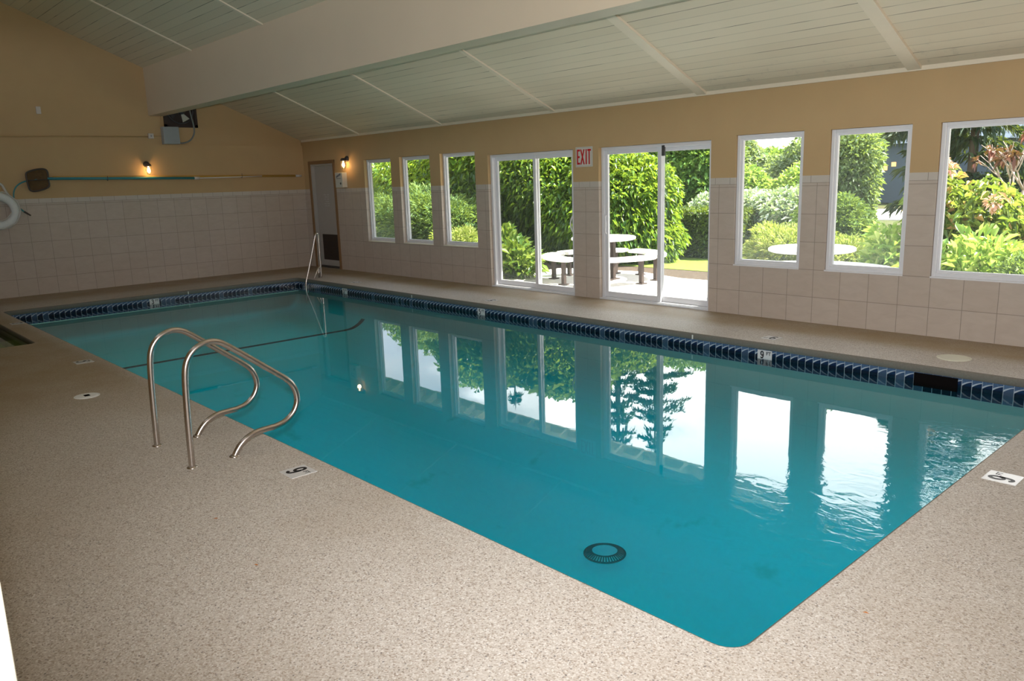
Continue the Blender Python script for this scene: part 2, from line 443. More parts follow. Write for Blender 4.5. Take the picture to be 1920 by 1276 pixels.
def band_mat():
    m, t, b = material('blue_wave_tile')
    uv = t.new('ShaderNodeUVMap', uv_map='UVMap'); s = t.new('ShaderNodeSeparateXYZ'); t.l.new(uv.outputs[0], s.inputs[0])
    u, v = s.outputs[0], s.outputs[1]
    P = 0.0765
    fu = t.math('FRACT', t.math('DIVIDE', u, P)); fv = t.math('DIVIDE', t.math('ADD', v, 0.155), 0.085)
    grout = t.math('MAXIMUM', t.math('LESS_THAN', fu, 0.035), t.math('GREATER_THAN', fu, 0.965))
    crest = t.math('SUBTRACT', 0.80, t.math('MULTIPLY', t.math('POWER', fu, 1.6), 0.42))
    d = t.math('ABSOLUTE', t.math('SUBTRACT', fv, crest))
    foam = t.math('LESS_THAN', d, t.math('ADD', 0.03, t.math('MULTIPLY', fu, 0.07)))
    up_ = t.math('GREATER_THAN', fv, crest)
    n = t.noise(uv.outputs[0], 55, 3)
    iu = t.math('FLOOR', t.math('DIVIDE', u, P)); wn = t.new('ShaderNodeTexWhiteNoise', noise_dimensions='1D'); t.put(wn.inputs['W'], iu)
    c = t.mix(up_, t.mix(t.smooth(fv, 0.15, 0.6), (0.004, 0.008, 0.02), (0.010, 0.022, 0.065)), t.mix(n, (0.02, 0.04, 0.10), (0.10, 0.16, 0.26)))
    c = t.mix(t.math('MULTIPLY', t.math('GREATER_THAN', wn.outputs['Value'], 0.8), 0.35), c, (0.10, 0.16, 0.26))
    c = t.mix(t.math('MULTIPLY', foam, 0.8), c, (0.42, 0.47, 0.54))
    c = t.mix(t.math('MULTIPLY', grout, 0.7), c, (0.32, 0.36, 0.40))
    t.put(b.inputs['Base Color'], c); b.inputs['Roughness'].default_value = 0.15
    return m
M_plaster = plaster_mat(); M_band = band_mat()
M_dark = plain('painted_void', (0.006, 0.005, 0.005), 1.0, spec=0.0, var=0)
M_num = plain('black_numeral', (0.012, 0.012, 0.015), 0.5, var=0)
M_numtile = plain('white_depth_tile', (0.58, 0.57, 0.57), 0.3, var=0.05)
M_joint = plain('pale_caulk', (0.62, 0.60, 0.55), 0.7, var=0.05)

pool = tag(empty('swimming_pool', (7.9, -3.7, 0)), 'long rectangular indoor swimming pool with blue wave tile edge', 'swimming pool')
pool_parts = []
bull = [(EDGE, 0.0)] + [(EDGE - EDGE*math.sin(a), -EDGE + EDGE*math.cos(a)) for a in (0.4, 0.8, 1.2, PI/2)] + [(0.0, -0.065), (0.012, -0.07)]
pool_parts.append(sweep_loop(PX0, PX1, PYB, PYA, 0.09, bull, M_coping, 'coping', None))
pool_parts.append(sweep_loop(PX0, PX1, PYB, PYA, 0.09, [(0.012, -0.07), (0.012, -0.235)], M_band, 'waterline_tile', None))
# basin: stepped shallow end, slope, deep end (apparent depth)
bm = bmesh.new()
secs = [(PX0-0.013, -0.25), (PX0-0.01, -0.50), (PX0+0.06, -0.60), (PX0+0.2, -0.63), (4.3, -0.66), (5.06, -0.98), (7.2, -1.48), (9.3, -1.95), (12.9, -2.05), (13.55, -1.93), (13.9, -1.6), (PX1+0.005, -1.1), (PX1+0.013, -0.25)]
ya, yb = PYA+0.0125, PYB-0.0125
rows = []
for x, z in secs:
    r = min(1.9, max(0.02, (-0.24-z)*1.08)); dz = max(0.002, (-0.24-z)*0.97)
    half = [(yb, -0.235)] + [(yb + r*(1-math.cos(PI/2*k/10)), z + dz*(1-math.sin(PI/2*k/10))) for k in range(11)]
    full = half + [(yb+ya-y, zz) for y, zz in half[::-1]]
    rows.append([bm.verts.new((x, y, zz)) for y, zz in full])
for p, q in zip(rows[:-1], rows[1:]):
    for k in range(len(p)-1): bm.faces.new((p[k], p[k+1], q[k+1], q[k]))
bmesh.ops.recalc_face_normals(bm, faces=bm.faces)
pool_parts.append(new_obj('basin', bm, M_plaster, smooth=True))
# shade slab for the skimmer mouth in the tile band
bm = bmesh.new(); box(bm, 12.86, 13.21, PYA+0.004, PYA+0.02, -0.19, -0.074)
pool_parts.append(new_obj('skimmer_mouth_shade', bm, M_dark))  # solid black slab; the shade of the opening is put into its colour
for xj in (5.446, 10.586):
    pool_parts.append(new_obj('coping_joint', boxbm(xj-0.008, xj+0.008, PYA-0.0015, PYA+0.01, -0.066, -0.02), M_joint))
pool_parts.append(new_obj('coping_joint', boxbm(PX0-0.01, PX0+0.0015, -3.35, -3.335, -0.066, -0.02), M_joint))
# main drain
M_drain = plain('grey_drain_cover', (0.10, 0.12, 0.12), 0.5, var=0.05)
bm = bmesh.new()
zd = -1.915; c = (10.73, -2.93)
for k in range(40):
    a = 2*PI*k/40
    ca, sa = math.cos(a), math.sin(a)
    tube(bm, [(c[0]+0.13*ca, c[1]+0.13*sa, zd+0.035), (c[0]+0.19*ca, c[1]+0.19*sa, zd+0.005)], 0.006, 6)
tube(bm, [(c[0]+0.13*math.cos(2*PI*k/32), c[1]+0.13*math.sin(2*PI*k/32), zd+0.035) for k in range(32)], 0.007, 6, closed=True)
tube(bm, [(c[0]+0.2*math.cos(2*PI*k/32), c[1]+0.2*math.sin(2*PI*k/32), zd+0.005) for k in range(32)], 0.009, 6, closed=True)
pool_parts.append(new_obj('main_drain', bm, M_drain))
for o in pool_parts:
    o.parent = pool; o.matrix_parent_inverse = Matrix.Translation((-7.9, 3.7, 0))

def water_mat(name, absorb, dens, ripple):
    m = bpy.data.materials.new(name); m.use_nodes = True; t = NT(m.node_tree)
    t.n.remove(t.n['Principled BSDF']); out = t.n['Material Output']
    p, x, y, z = t.pos()
    n1 = t.noise(t.scale_vec(p, (1.0, 1.5, 1)), 7.0, 3, 0.5, 0.8)
    n2 = t.noise(t.scale_vec(p, (1.0, 1.3, 1)), 2.3, 2, 0.5, 0.4)
    hgt = t.math('ADD', t.math('MULTIPLY', n1, 0.55), t.math('MULTIPLY', n2, 0.45))
    if ripple:
        mk = t.math('ADD', 0.006, t.math('MULTIPLY', t.smooth(t.math('ADD', x, t.math('MULTIPLY', t.math('ADD', y, 3.0), -0.25)), 12.8, 14.5), 0.30))
    else: mk = t.math('ADD', 0.05, 0.0)
    bn = t.bump(hgt, mk, 0.02)
    gl = t.new('ShaderNodeBsdfGlossy'); gl.inputs['Roughness'].default_value = 0.0; t.l.new(bn, gl.inputs['Normal'])
    tr = t.new('ShaderNodeBsdfTransparent')
    geo = t.new('ShaderNodeNewGeometry')
    dp = t.new('ShaderNodeVectorMath', operation='DOT_PRODUCT'); t.l.new(bn, dp.inputs[0]); t.l.new(geo.outputs['Incoming'], dp.inputs[1])
    cs = t.math('ABSOLUTE', dp.outputs['Value'])
    fac = t.math('ADD', 0.02, t.math('MULTIPLY', 0.98, t.math('POWER', t.math('SUBTRACT', 1.0, cs, clamp=True), 5.0)))
    mx = t.new('ShaderNodeMixShader'); t.put(mx.inputs[0], fac); t.l.new(tr.outputs[0], mx.inputs[1]); t.l.new(gl.outputs[0], mx.inputs[2])
    t.l.new(mx.outputs[0], out.inputs['Surface'])
    va = t.new('ShaderNodeVolumeAbsorption'); va.inputs['Color'].default_value = (*absorb, 1); va.inputs['Density'].default_value = dens
    t.l.new(va.outputs[0], out.inputs['Volume'])
    return m
def water_box(name, x0, x1, y0, y1, zt, zb, mat):
    bm = bmesh.new(); box(bm, x0, x1, y0, y1, zb, zt); return new_obj(name, bm, mat)
M_water = water_mat('pool_water', (0.02, 0.952, 0.988), 1.35, True)
tag(water_box('pool_water', PX0-0.0115, PX1+0.0115, PYB-0.0115, PYA+0.0115, WL, -2.2, M_water), 'calm clear turquoise water filling the long indoor pool', 'water', kind='stuff')

# spa (hot tub) sunk in the deck at the left edge
spa = tag(empty('hot_tub', (3.9, -7.1, 0)), 'sunken rectangular hot tub in the deck at the left edge', 'hot tub')
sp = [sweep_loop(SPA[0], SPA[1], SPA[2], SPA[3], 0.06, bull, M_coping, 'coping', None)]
M_spatile = plain('dark_spa_tile', (0.12, 0.11, 0.08), 0.3, var=0.3, vs=20)
sp.append(sweep_loop(SPA[0], SPA[1], SPA[2], SPA[3], 0.06, [(0.012, -0.07), (0.012, -0.3)], M_spatile, 'waterline_tile', None))
bm = bmesh.new(); box(bm, SPA[0]-0.013, SPA[1]+0.013, SPA[2]-0.013, SPA[3]+0.013, -0.8, -0.28)
bmesh.ops.delete(bm, geom=[f for f in bm.faces if f.calc_center_median().z > -0.3], context='FACES')
sp.append(new_obj('basin', bm, plain('green_spa_plaster', (0.50, 0.55, 0.25), 0.6)))
for o in sp: o.parent = spa; o.matrix_parent_inverse = Matrix.Translation((-3.9, 7.1, 0))
M_spawater = water_mat('spa_water', (0.70, 0.93, 0.35), 0.6, False)
tag(water_box('spa_water', SPA[0]-0.0115, SPA[1]+0.0115, SPA[2]-0.0115, SPA[3]+0.0115, -0.10, -0.9, M_spawater), 'murky green water inside the sunken hot tub', 'water', kind='stuff')

# ------------------------------------------------------------------ depth markers
NUM = {'9': [(0.021*math.cos(a), 0.022+0.032*math.sin(a)) for a in [2*PI*k/20 for k in range(21)]] + [(0.021, 0.0), (0.019, -0.025), (0.012, -0.046), (-0.003, -0.054), (-0.017, -0.047), (-0.021, -0.036)],
       '5': [(0.02, 0.055), (0.0, 0.055), (-0.016, 0.055), (-0.0165, 0.04), (-0.018, 0.010), (-0.004, 0.018), (0.010, 0.014), (0.021, 0.0), (0.022, -0.022), (0.014, -0.046), (-0.004, -0.054), (-0.019, -0.046), (-0.022, -0.034)],
       '3': [(-0.021, 0.036), (-0.016, 0.048), (0.0, 0.055), (0.015, 0.049), (0.020, 0.034), (0.014, 0.014), (-0.003, 0.006), (0.014, -0.002), (0.022, -0.02), (0.016, -0.046), (0.0, -0.054), (-0.017, -0.047), (-0.022, -0.034)]}
def numeral(num, size, loc, rot, parent, width=0.0195):
    k = size/0.11
    pts = smooth_path([(x*k, y*k, 0) for x, y in NUM[num]], 1)
    bm = bmesh.new(); rows = []
    for i, p in enumerate(pts):
        d = (pts[min(i+1, len(pts)-1)]-pts[max(i-1, 0)]).normalized(); nn = Vector((-d.y, d.x, 0))*width*k*0.5
        rows.append((bm.verts.new(p-nn), bm.verts.new(p+nn)))
    for a, b in zip(rows[:-1], rows[1:]): bm.faces.new((a[0], b[0], b[1], a[1]))
    bmesh.ops.recalc_face_normals(bm, faces=bm.faces)
    r = bmesh.ops.extrude_face_region(bm, geom=bm.faces[:]); bmesh.ops.translate(bm, verts=[v for v in r['geom'] if isinstance(v, bmesh.types.BMVert)], vec=(0, 0, 0.0008))
    o = new_obj('numeral', bm, M_num, parent); o.location = loc; o.rotation_euler = rot; return o
def deck_tile(x, y, rz, num, label, w=0.165, d=0.165, nx=-0.022):
    t = tag(empty('depth_marker', (x, y, 0.0), rz), label, 'depth marker', 'depth marker tiles set in the pool deck')
    new_obj('tile', boxbm(-w/2, w/2, -d/2, d/2, -0.004, 0.003, bevel=0.001), M_numtile, t)
    numeral(num, 0.115, (nx, 0, 0.0032), (0, 0, 0), t)
    text('FT', 0.042, (0.048, 0.028, 0.0035), (0, 0, 0), M_num, t, 'unit', bold=0.0005, ext=0.0003)
deck_tile(11.198, -6.27, 0, '9', 'white deck tile with black 9 FT beside the nearer handrails')
deck_tile(14.20, -3.657, PI/2, '9', 'white deck tile with black 9 FT on the right short side')
deck_tile(6.67, -6.26, 0, '5', 'white deck tile with black 5 FT on the left deck beyond the handrails')
deck_tile(3.23, -6.165, 0, '3', 'white deck tile with black 3 FT beside the hot tub')
deck_tile(11.36, -1.02, PI, '9', 'white deck tile with black 9 FT below the windows right of the sliding doors')
deck_tile(7.0, -1.02, PI, '5', 'white deck tile with black 5 FT in front of the left sliding door')
deck_tile(3.4, -1.02, PI, '3', 'white deck tile with black 3 FT below the narrow left windows')
def band_tile(loc, rz, num, label):
    t = tag(empty('waterline_marker', loc, rz), label, 'depth marker', 'depth marker tiles on the waterline')
    new_obj('tile', boxbm(-0.078, 0.078, -0.003, 0.006, -0.046, 0.046, bevel=0.001), M_numtile, t)
    numeral(num, 0.068, (-0.028, -0.0032, 0), (PI/2, 0, 0), t)
    text('FT', 0.05, (0.042, -0.0035, 0.014), (PI/2, 0, 0), M_num, t, 'unit', bold=0.001, ext=0.0003)
yy = PYA+0.010
band_tile((11.436, yy, -0.122), 0, '9', 'small white 9 FT tile in the blue tile band nearest the skimmer')
band_tile((7.08, yy, -0.122), 0, '5', 'small white 5 FT tile in the blue tile band before the left sliding door')
band_tile((3.45, yy, -0.122), 0, '3', 'small white 3 FT tile in the blue tile band by the corner stair rail')
band_tile((PX0-0.010, -3.91, -0.122), PI/2, '3', 'small white 3 FT tile in the tile band of the far short side')

# round lids in the deck
def lid(x, y, r, mat, label, handle):
    t = tag(empty('skimmer_lid', (x, y, 0)), label, 'lid', 'round skimmer lids in the deck')
    bm = bmesh.new(); lathe(bm, [(r, -0.002), (r, 0.003), (r-0.006, 0.006), (0.02, 0.006)], 36); new_obj('cover', bm, mat, t, smooth=False)
    bm = bmesh.new(); lathe(bm, [(r+0.014, -0.002), (r+0.014, 0.0035), (r+0.002, 0.0035), (r+0.002, -0.002)], 36, cap=False); new_obj('rim', bm, mat, t)
    if handle: new_obj('painted_finger_slot', boxbm(-0.03, 0.03, -0.022, 0.022, 0.004, 0.0075, bevel=0.001), M_dark, t)
M_lidw = plain('white_plastic_lid', (0.78, 0.78, 0.78), 0.4, var=0.04)
M_lidc = plain('cream_plastic_lid', (0.66, 0.64, 0.52), 0.4, var=0.04)
lid(8.2, -6.635, 0.085, M_lidw, 'white round lid with dark slot in the left deck', True)
lid(13.03, -0.85, 0.125, M_lidc, 'plain cream round lid in the deck below the right windows', False)

# ------------------------------------------------------------------ stainless handrails
def steel_mat():
    m, t, b = material('brushed_stainless')
    p, x, y, z = t.pos()
    n = t.noise(t.scale_vec(p, (3, 3, 30)), 8, 3)
    t.put(b.inputs['Base Color'], t.mix(n, (0.50, 0.44, 0.40), (0.62, 0.56, 0.52)))
    b.inputs['Metallic'].default_value = 1.0; b.inputs['Roughness'].default_value = 0.27
    return m
M_steel = steel_mat()
PROF = [(-6.688, -0.005), (-6.684, 0.2), (-6.678, 0.40), (-6.668, 0.58), (-6.652, 0.655), (-6.617, 0.71), (-6.565, 0.747), (-6.50, 0.764), (-6.44, 0.752), (-6.385, 0.715),
        (-6.29, 0.643), (-6.18, 0.557), (-6.08, 0.48), (-6.005, 0.42), (-5.967, 0.365), (-5.95, 0.29), (-5.962, 0.235), (-5.99, 0.19), (-6.045, 0.148), (-6.11, 0.13), (-6.18, 0.128),
        (-6.255, 0.124), (-6.315, 0.105), (-6.365, 0.072), (-6.40, 0.03), (-6.42, -0.005)]
def handrail(x, label):
    t = tag(empty('pool_handrail', (x, -6.55, 0)), label, 'handrail', 'stainless handrails at the pool side')
    bm = bmesh.new(); tube(bm, smooth_path([(0, y+6.55, z) for y, z in PROF], 2), 0.0195, 16); new_obj('rail', bm, M_steel, t, smooth=True)
    for yf in (-6.688, -6.419):
        bm = bmesh.new(); lathe(bm, [(0.032, 0.0), (0.032, 0.004), (0.022, 0.010), (0.0196, 0.011)], 24, (0, yf+6.55, 0), cap=False)
        new_obj('anchor_ring', bm, M_steel, t, smooth=True)
handrail(10.03, 'bent stainless handrail farther from the camera, beyond its twin')
handrail(10.635, 'bent stainless handrail nearer the camera, beside the 9 FT tile')
# stair rail in the far corner
t = tag(empty('stair_rail', (2.15, -1.0, 0)), 'slim stainless stair rail descending into water at the far corner', 'handrail')
def rel(pts): return [(0, y+1.0, z) for y, z in pts]
bm = bmesh.new(); tube(bm, smooth_path(rel([(-0.985, -0.003), (-0.988, 0.3), (-0.988, 0.74), (-0.995, 0.815), (-1.02, 0.825), (-1.05, 0.78), (-1.145, 0.45), (-1.26, 0.09), (-1.31, -0.05), (-1.32, -0.15), (-1.32, -0.55)]), 2), 0.019, 12)
new_obj('top_rail', bm, M_steel, t, smooth=True)
bm = bmesh.new(); tube(bm, smooth_path(rel([(-0.99, 0.205), (-1.02, 0.19), (-1.05, 0.16), (-1.13, 0.0), (-1.262, -0.2), (-1.31, -0.3)]), 1), 0.017, 12)
new_obj('lower_rail', bm, M_steel, t, smooth=True)
bm = bmesh.new(); tube(bm, rel([(-1.035, -0.003), (-1.035, 0.18)]), 0.017, 12); new_obj('post', bm, M_steel, t, smooth=True)

# ------------------------------------------------------------------ windows and sliding doors
def glass_mat(name, haze, hz=(0.5, 0.55, 0.56), dirt=True):
    m = bpy.data.materials.new(name); m.use_nodes = True; t = NT(m.node_tree)
    t.n.remove(t.n['Principled BSDF']); out = t.n['Material Output']
    p, x, y, z = t.pos()
    tr = t.new('ShaderNodeBsdfTransparent'); tr.inputs['Color'].default_value = (0.95, 0.97, 0.96, 1)
    gl = t.new('ShaderNodeBsdfGlossy'); gl.inputs['Roughness'].default_value = 0.0
    fr = t.new('ShaderNodeFresnel'); fr.inputs['IOR'].default_value = 1.45
    geo = t.new('ShaderNodeNewGeometry')
    fac = t.math('MULTIPLY', fr.outputs[0], 0.9)
    mx = t.new('ShaderNodeMixShader'); t.put(mx.inputs[0], fac); t.l.new(tr.outputs[0], mx.inputs[1]); t.l.new(gl.outputs[0], mx.inputs[2])
    # streaked mineral haze, a little denser toward the sill
    df = t.new('ShaderNodeBsdfTranslucent'); df.inputs['Color'].default_value = (*hz, 1)
    st = t.noise(t.scale_vec(p, (55, 1, 1.2)), 1.0, 3)
    amt = t.math('MULTIPLY', t.math('ADD', 0.3, t.math('MULTIPLY', st, t.smooth(z, 1.15, 0.35))), haze)
    m2 = t.new('ShaderNodeMixShader'); t.put(m2.inputs[0], amt); t.l.new(mx.outputs[0], m2.inputs[1]); t.l.new(df.outputs[0], m2.inputs[2])
    t.l.new(m2.outputs[0], out.inputs['Surface'])
    return m
M_glass = glass_mat('window_glass', 0.09)
M_clear = glass_mat('door_glass', 0.04)
M_hazy = glass_mat('hazy_window_glass', 0.22)
def screen_mat():
    m = bpy.data.materials.new('insect_screen'); m.use_nodes = True; t = NT(m.node_tree)
    b = t.n['Principled BSDF']; out = t.n['Material Output']
    b.inputs['Base Color'].default_value = (0.10, 0.11, 0.11, 1); b.inputs['Roughness'].default_value = 0.8
    tr = t.new('ShaderNodeBsdfTransparent'); mx = t.new('ShaderNodeMixShader'); mx.inputs[0].default_value = 0.45
    t.l.new(tr.outputs[0], mx.inputs[1]); t.l.new(b.outputs[0], mx.inputs[2]); t.l.new(mx.outputs[0], out.inputs['Surface'])
    return m
M_screen = screen_mat()
M_latch = plain('dark_latch', (0.05, 0.05, 0.05), 0.5, var=0)
def frame_bm(x0, x1, z0, z1, w, y0, y1, bev=0.004, wb=None):
    bm = bmesh.new(); wb = wb or w
    box(bm, x0, x0+w, y0, y1, z0, z1, bevel=bev); box(bm, x1-w, x1, y0, y1, z0, z1, bevel=bev)
    box(bm, x0+w, x1-w, y0, y1, z1-w, z1, bevel=bev); box(bm, x0+w, x1-w, y0, y1, z0, z0+wb, bevel=bev)
    return bm
def pane(name, x0, x1, z0, z1, y, mat, parent):
    bm = bmesh.new(); bm.faces.new([bm.verts.new(v) for v in ((x0, y, z0), (x1, y, z0), (x1, y, z1), (x0, y, z1))])
    return new_obj(name, bm, mat, parent)
for i, (a, b_, z0, z1, fy) in enumerate(WINS):
    w = tag(empty('window_%d' % (i+1), (0, 0, 0)), kind='structure')
    new_obj('frame', frame_bm(a+0.002, b_-0.002, z0+0.002, z1-0.002, 0.038, fy, fy+0.085), M_white, w)
    new_obj('glazing_stop', frame_bm(a+0.036, b_-0.036, z0+0.036, z1-0.036, 0.026, fy+0.028, fy+0.07, bev=0.002), M_white, w)
    pane('pane', a+0.055, b_-0.055, z0+0.055, z1-0.055, fy+0.05, M_hazy if i in (0, 3, 4) else M_glass, w)
    new_obj('sill', boxbm(a, b_, -0.006, fy+0.01, z0-0.012, z0+0.004, bevel=0.002), M_cream if i < 3 else M_white, w)
    portal((a+b_)/2, 0.0, (z0+z1)/2, b_-a, z1-z0, (0, -1, 0))
for i, (a, b_, z0, z1, fy) in enumerate(DOORS):
    d = tag(empty('door_%d' % (i+1), (0, 0, 0)), kind='structure')
    mid = (6.835, 9.12)[i]
    new_obj('frame', frame_bm(a+0.002, b_-0.002, 0.0, z1-0.002, 0.045, fy, fy+0.12, wb=0.03), M_white, d)
    inner = (0, 1)[i]
    for k, (sa, sb) in enumerate(((a+0.04, mid+0.03), (mid-0.03, b_-0.04))):
        # moving sash slides on the room side
        room = (k == 1) if i == 0 else (k == 0)
        y0 = fy+0.02 if room else fy+0.065
        s = new_obj('sash', frame_bm(sa, sb, 0.03, z1-0.04, 0.058, y0, y0+0.038, wb=0.075), M_white, d)
        pane('pane', sa+0.05, sb-0.05, 0.09, z1-0.09, y0+0.02, M_clear, s)
        if not room:
            pane('insect_screen', sa+0.05, sb-0.05, 0.09, z1-0.09, y0+0.034, M_screen if i == 0 else M_clear, s)
        else:
            hx = (sb-0.028) if i == 0 else (sa+0.028)
            sg = -1 if i == 0 else 1
            bm = bmesh.new(); tube(bm, smooth_path([(hx, y0+0.002, 0.90), (hx+sg*0.005, y0-0.035, 0.93), (hx+sg*0.03, y0-0.05, 1.03), (hx+sg*0.005, y0-0.035, 1.13), (hx, y0+0.002, 1.16)], 2), 0.010, 8)
            new_obj('handle', bm, M_white, s, smooth=True)
    if i == 1:
        new_obj('latch', boxbm(9.175, 9.215, fy-0.012, fy+0.02, 1.915, 2.045, bevel=0.004), M_latch, d)
    else:
        new_obj('lock', boxbm(a+0.018, a+0.034, fy-0.008, fy+0.005, 0.98, 1.10, bevel=0.003), M_white, d)
    new_obj('threshold', boxbm(a, b_, -0.004, fy+0.12, 0.0, 0.018, bevel=0.003), M_white, d)
    portal((a+b_)/2, 0.0, (z0+z1)/2, b_-a, z1-z0, (0, -1, 0))
portal(15.15, YB, 1.08, 1.19, 2.15, (0, 1, 0))

# interior door near the corner
d = tag(empty('door_3', (0, 0, 0)), kind='structure')
M_brown = plain('brown_door_casing', (0.23, 0.125, 0.055), 0.5, var=0.12, vs=14)
M_door = plain('grey_white_door', (0.37, 0.345, 0.32), 0.45, var=0.03)
M_grille = plain('dark_brown_grille', (0.035, 0.022, 0.016), 0.6, var=0.1)
a, b_, z0, z1 = D3
bm = bmesh.new(); box(bm, a-0.055, a+0.012, -0.018, 0.03, 0.0, z1+0.055, bevel=0.004); box(bm, b_-0.012, b_+0.055, -0.018, 0.03, 0.0, z1+0.055, bevel=0.004); box(bm, a-0.055, b_+0.055, -0.0185, 0.03, z1-0.012, z1+0.056, bevel=0.004)
new_obj('casing', bm, M_brown, d)
new_obj('jamb', frame_bm(a+0.012, b_-0.012, 0.0, z1-0.012, 0.03, 0.0, WT-0.01), M_door, d)
leaf = new_obj('leaf', boxbm(a+0.045, b_-0.045, 0.07, 0.11, 0.035, z1-0.045, bevel=0.003), M_door, d)
bm = bmesh.new(); gx0, gx1, gz0, gz1 = 0.45, 1.10, 0.16, 0.69
box(bm, gx0, gx1, 0.064, 0.075, gz0, gz1)
for k in range(16):
    z = gz0+0.03+k*(gz1-gz0-0.05)/15; box(bm, gx0+0.02, gx1-0.02, 0.056, 0.066, z-0.006, z+0.010)
new_obj('vent_grille', bm, M_grille, leaf)
bm = bmesh.new()
for k in range(6):
    z = 1.50-k*0.045; ofs = (0.0, 0.03, 0.01, 0.05, 0.0, 0.02)[k]
    box(bm, 0.62+ofs, 0.70+ofs, 0.0685, 0.0705, z-0.008, z+0.008); box(bm, 0.74, 0.83-ofs*0.5, 0.0685, 0.0705, z-0.008, z+0.008)
new_obj('faded_notice', bm, plain('faded_grey_print', (0.46, 0.45, 0.45), 0.6, var=0.1), leaf)

# ------------------------------------------------------------------ things on the walls
# exit sign
M_signw = plain('sign_white', (0.58, 0.56, 0.50), 0.45, var=0.02)
M_red = plain('sign_red', (0.50, 0.012, 0.015), 0.45, var=0.0)
t = tag(empty('exit_sign', (7.905, -0.002, 1.957)), 'white EXIT sign with tall red letters between the two sliding doors', 'sign')
new_obj('plate', boxbm(-0.155, 0.155, -0.008, 0.0, -0.135, 0.135, bevel=0.002), M_signw, t)
bm = bmesh.new()
for s0, s1, q0, q1 in ((-0.143, 0.143, 0.120, 0.124), (-0.143, 0.143, -0.124, -0.120), (-0.143, -0.139, -0.124, 0.124), (0.139, 0.143, -0.124, 0.124)): box(bm, s0, s1, -0.0092, -0.008, q0, q1)
new_obj('border', bm, plain('sign_border_grey', (0.32, 0.31, 0.27), 0.5, var=0), t)
bm = bmesh.new()
H0, H1 = -0.102, 0.102
def bar(x0, x1, z0, z1): box(bm, x0, x1, -0.0105, -0.008, z0, z1)
bar(-0.128, -0.107, H0, H1); bar(-0.107, -0.074, H1-0.026, H1); bar(-0.107, -0.074, H0, H0+0.026); bar(-0.107, -0.078, -0.013, 0.013)
for sgn in (1, -1):
    x0, x1 = (-0.058, 0.004) if sgn == 1 else (0.004, -0.058)
    w_ = 0.011
    vv = [(x0-w_, H1), (x0+w_, H1), (x1+w_, H0), (x1-w_, H0)]
    fr_ = [bm.verts.new((p[0], -0.0105-0.0001*sgn, p[1])) for p in vv]; bk = [bm.verts.new((p[0], -0.008, p[1])) for p in vv]
    bm.faces.new(fr_); bm.faces.new(bk[::-1])
    for k in range(4): bm.faces.new((fr_[k], bk[k], bk[(k+1) % 4], fr_[(k+1) % 4]))
bar(0.032, 0.053, H0, H1)
bar(0.066, 0.130, H1-0.026, H1); bar(0.087, 0.108, H0, H1-0.026)
bmesh.ops.recalc_face_normals(bm, faces=bm.faces)
new_obj('lettering', bm, M_red, t)

# jelly-jar wall lamps
M_mount = plain('dark_lamp_mount', (0.06, 0.05, 0.045), 0.45, var=0.1)
M_cage = plain('dark_cage_wire', (0.07, 0.055, 0.04), 0.5, var=0)
M_bulb = plain('lit_bulb', (1, 0.9, 0.7), 0.4, emit=(1.0, 0.62, 0.24), estr=30, var=0)
def jar_glass():
    m = bpy.data.materials.new('jar_glass'); m.use_nodes = True; t = NT(m.node_tree)
    t.n.remove(t.n['Principled BSDF']); out = t.n['Material Output']
    tr = t.new('ShaderNodeBsdfTransparent'); gl = t.new('ShaderNodeBsdfGlossy'); gl.inputs['Roughness'].default_value = 0.05
    mx = t.new('ShaderNodeMixShader'); mx.inputs[0].default_value = 0.08
    t.l.new(tr.outputs[0], mx.inputs[1]); t.l.new(gl.outputs[0], mx.inputs[2]); t.l.new(mx.outputs[0], out.inputs['Surface'])
    return m
M_jar = jar_glass()
def wall_lamp(loc, rz, label):
    t = tag(empty('wall_lamp', loc, rz), label, 'wall lamp', 'lit jelly-jar wall lamps')
    # local: wall at y=0, room towards -y
    bm = bmesh.new(); lathe(bm, [(0.055, 0.0), (0.055, -0.02), (0.04, -0.045), (0.028, -0.05)], 24, (0, 0, 0.12), axis='Y')
    box(bm, -0.025, 0.025, -0.13, -0.03, 0.10, 0.135, bevel=0.006)
    lathe(bm, [(0.028, 0.13), (0.05, 0.115), (0.056, 0.085), (0.05, 0.08)], 24, (0, -0.10, 0))
    new_obj('mount', bm, M_mount, t)
    bm = bmesh.new(); lathe(bm, [(0.042, 0.085), (0.047, 0.04), (0.045, -0.02), (0.034, -0.05), (0.012, -0.062)], 24, (0, -0.10, 0)); new_obj('glass_jar', bm, M_jar, t, smooth=True)
    bm = bmesh.new()
    for k in range(4):
        a = PI/4 + k*PI/2; tube(bm, smooth_path([(0.052*math.cos(a), -0.10+0.052*math.sin(a), 0.08), (0.054*math.cos(a), -0.10+0.054*math.sin(a), 0.0), (0.04*math.cos(a), -0.10+0.04*math.sin(a), -0.055), (0, -0.10, -0.072)], 1), 0.003, 6)
    tube(bm, [(0.0535*math.cos(2*PI*k/20), -0.10+0.0535*math.sin(2*PI*k/20), 0.01) for k in range(20)], 0.003, 6, closed=True)
    new_obj('cage', bm, M_cage, t)
    bm = bmesh.new(); lathe(bm, [(0.012, 0.075), (0.014, 0.05), (0.027, 0.02), (0.029, 0.0), (0.02, -0.025), (0.004, -0.033)], 16, (0, -0.10, 0)); new_obj('bulb', bm, M_bulb, t, smooth=True)
    ld = bpy.data.lights.new('lamp_glow', 'POINT'); ld.energy = 5.5; ld.color = (1.0, 0.58, 0.22); ld.shadow_soft_size = 0.036
    lo = bpy.data.objects.new('lamp_glow', ld); COL.objects.link(lo); lo.parent = t; lo.location = (0, -0.10, 0.0)
wall_lamp((0.0, -3.18, 2.05), PI/2, 'lit jelly-jar wall lamp above the pole on the far wall')
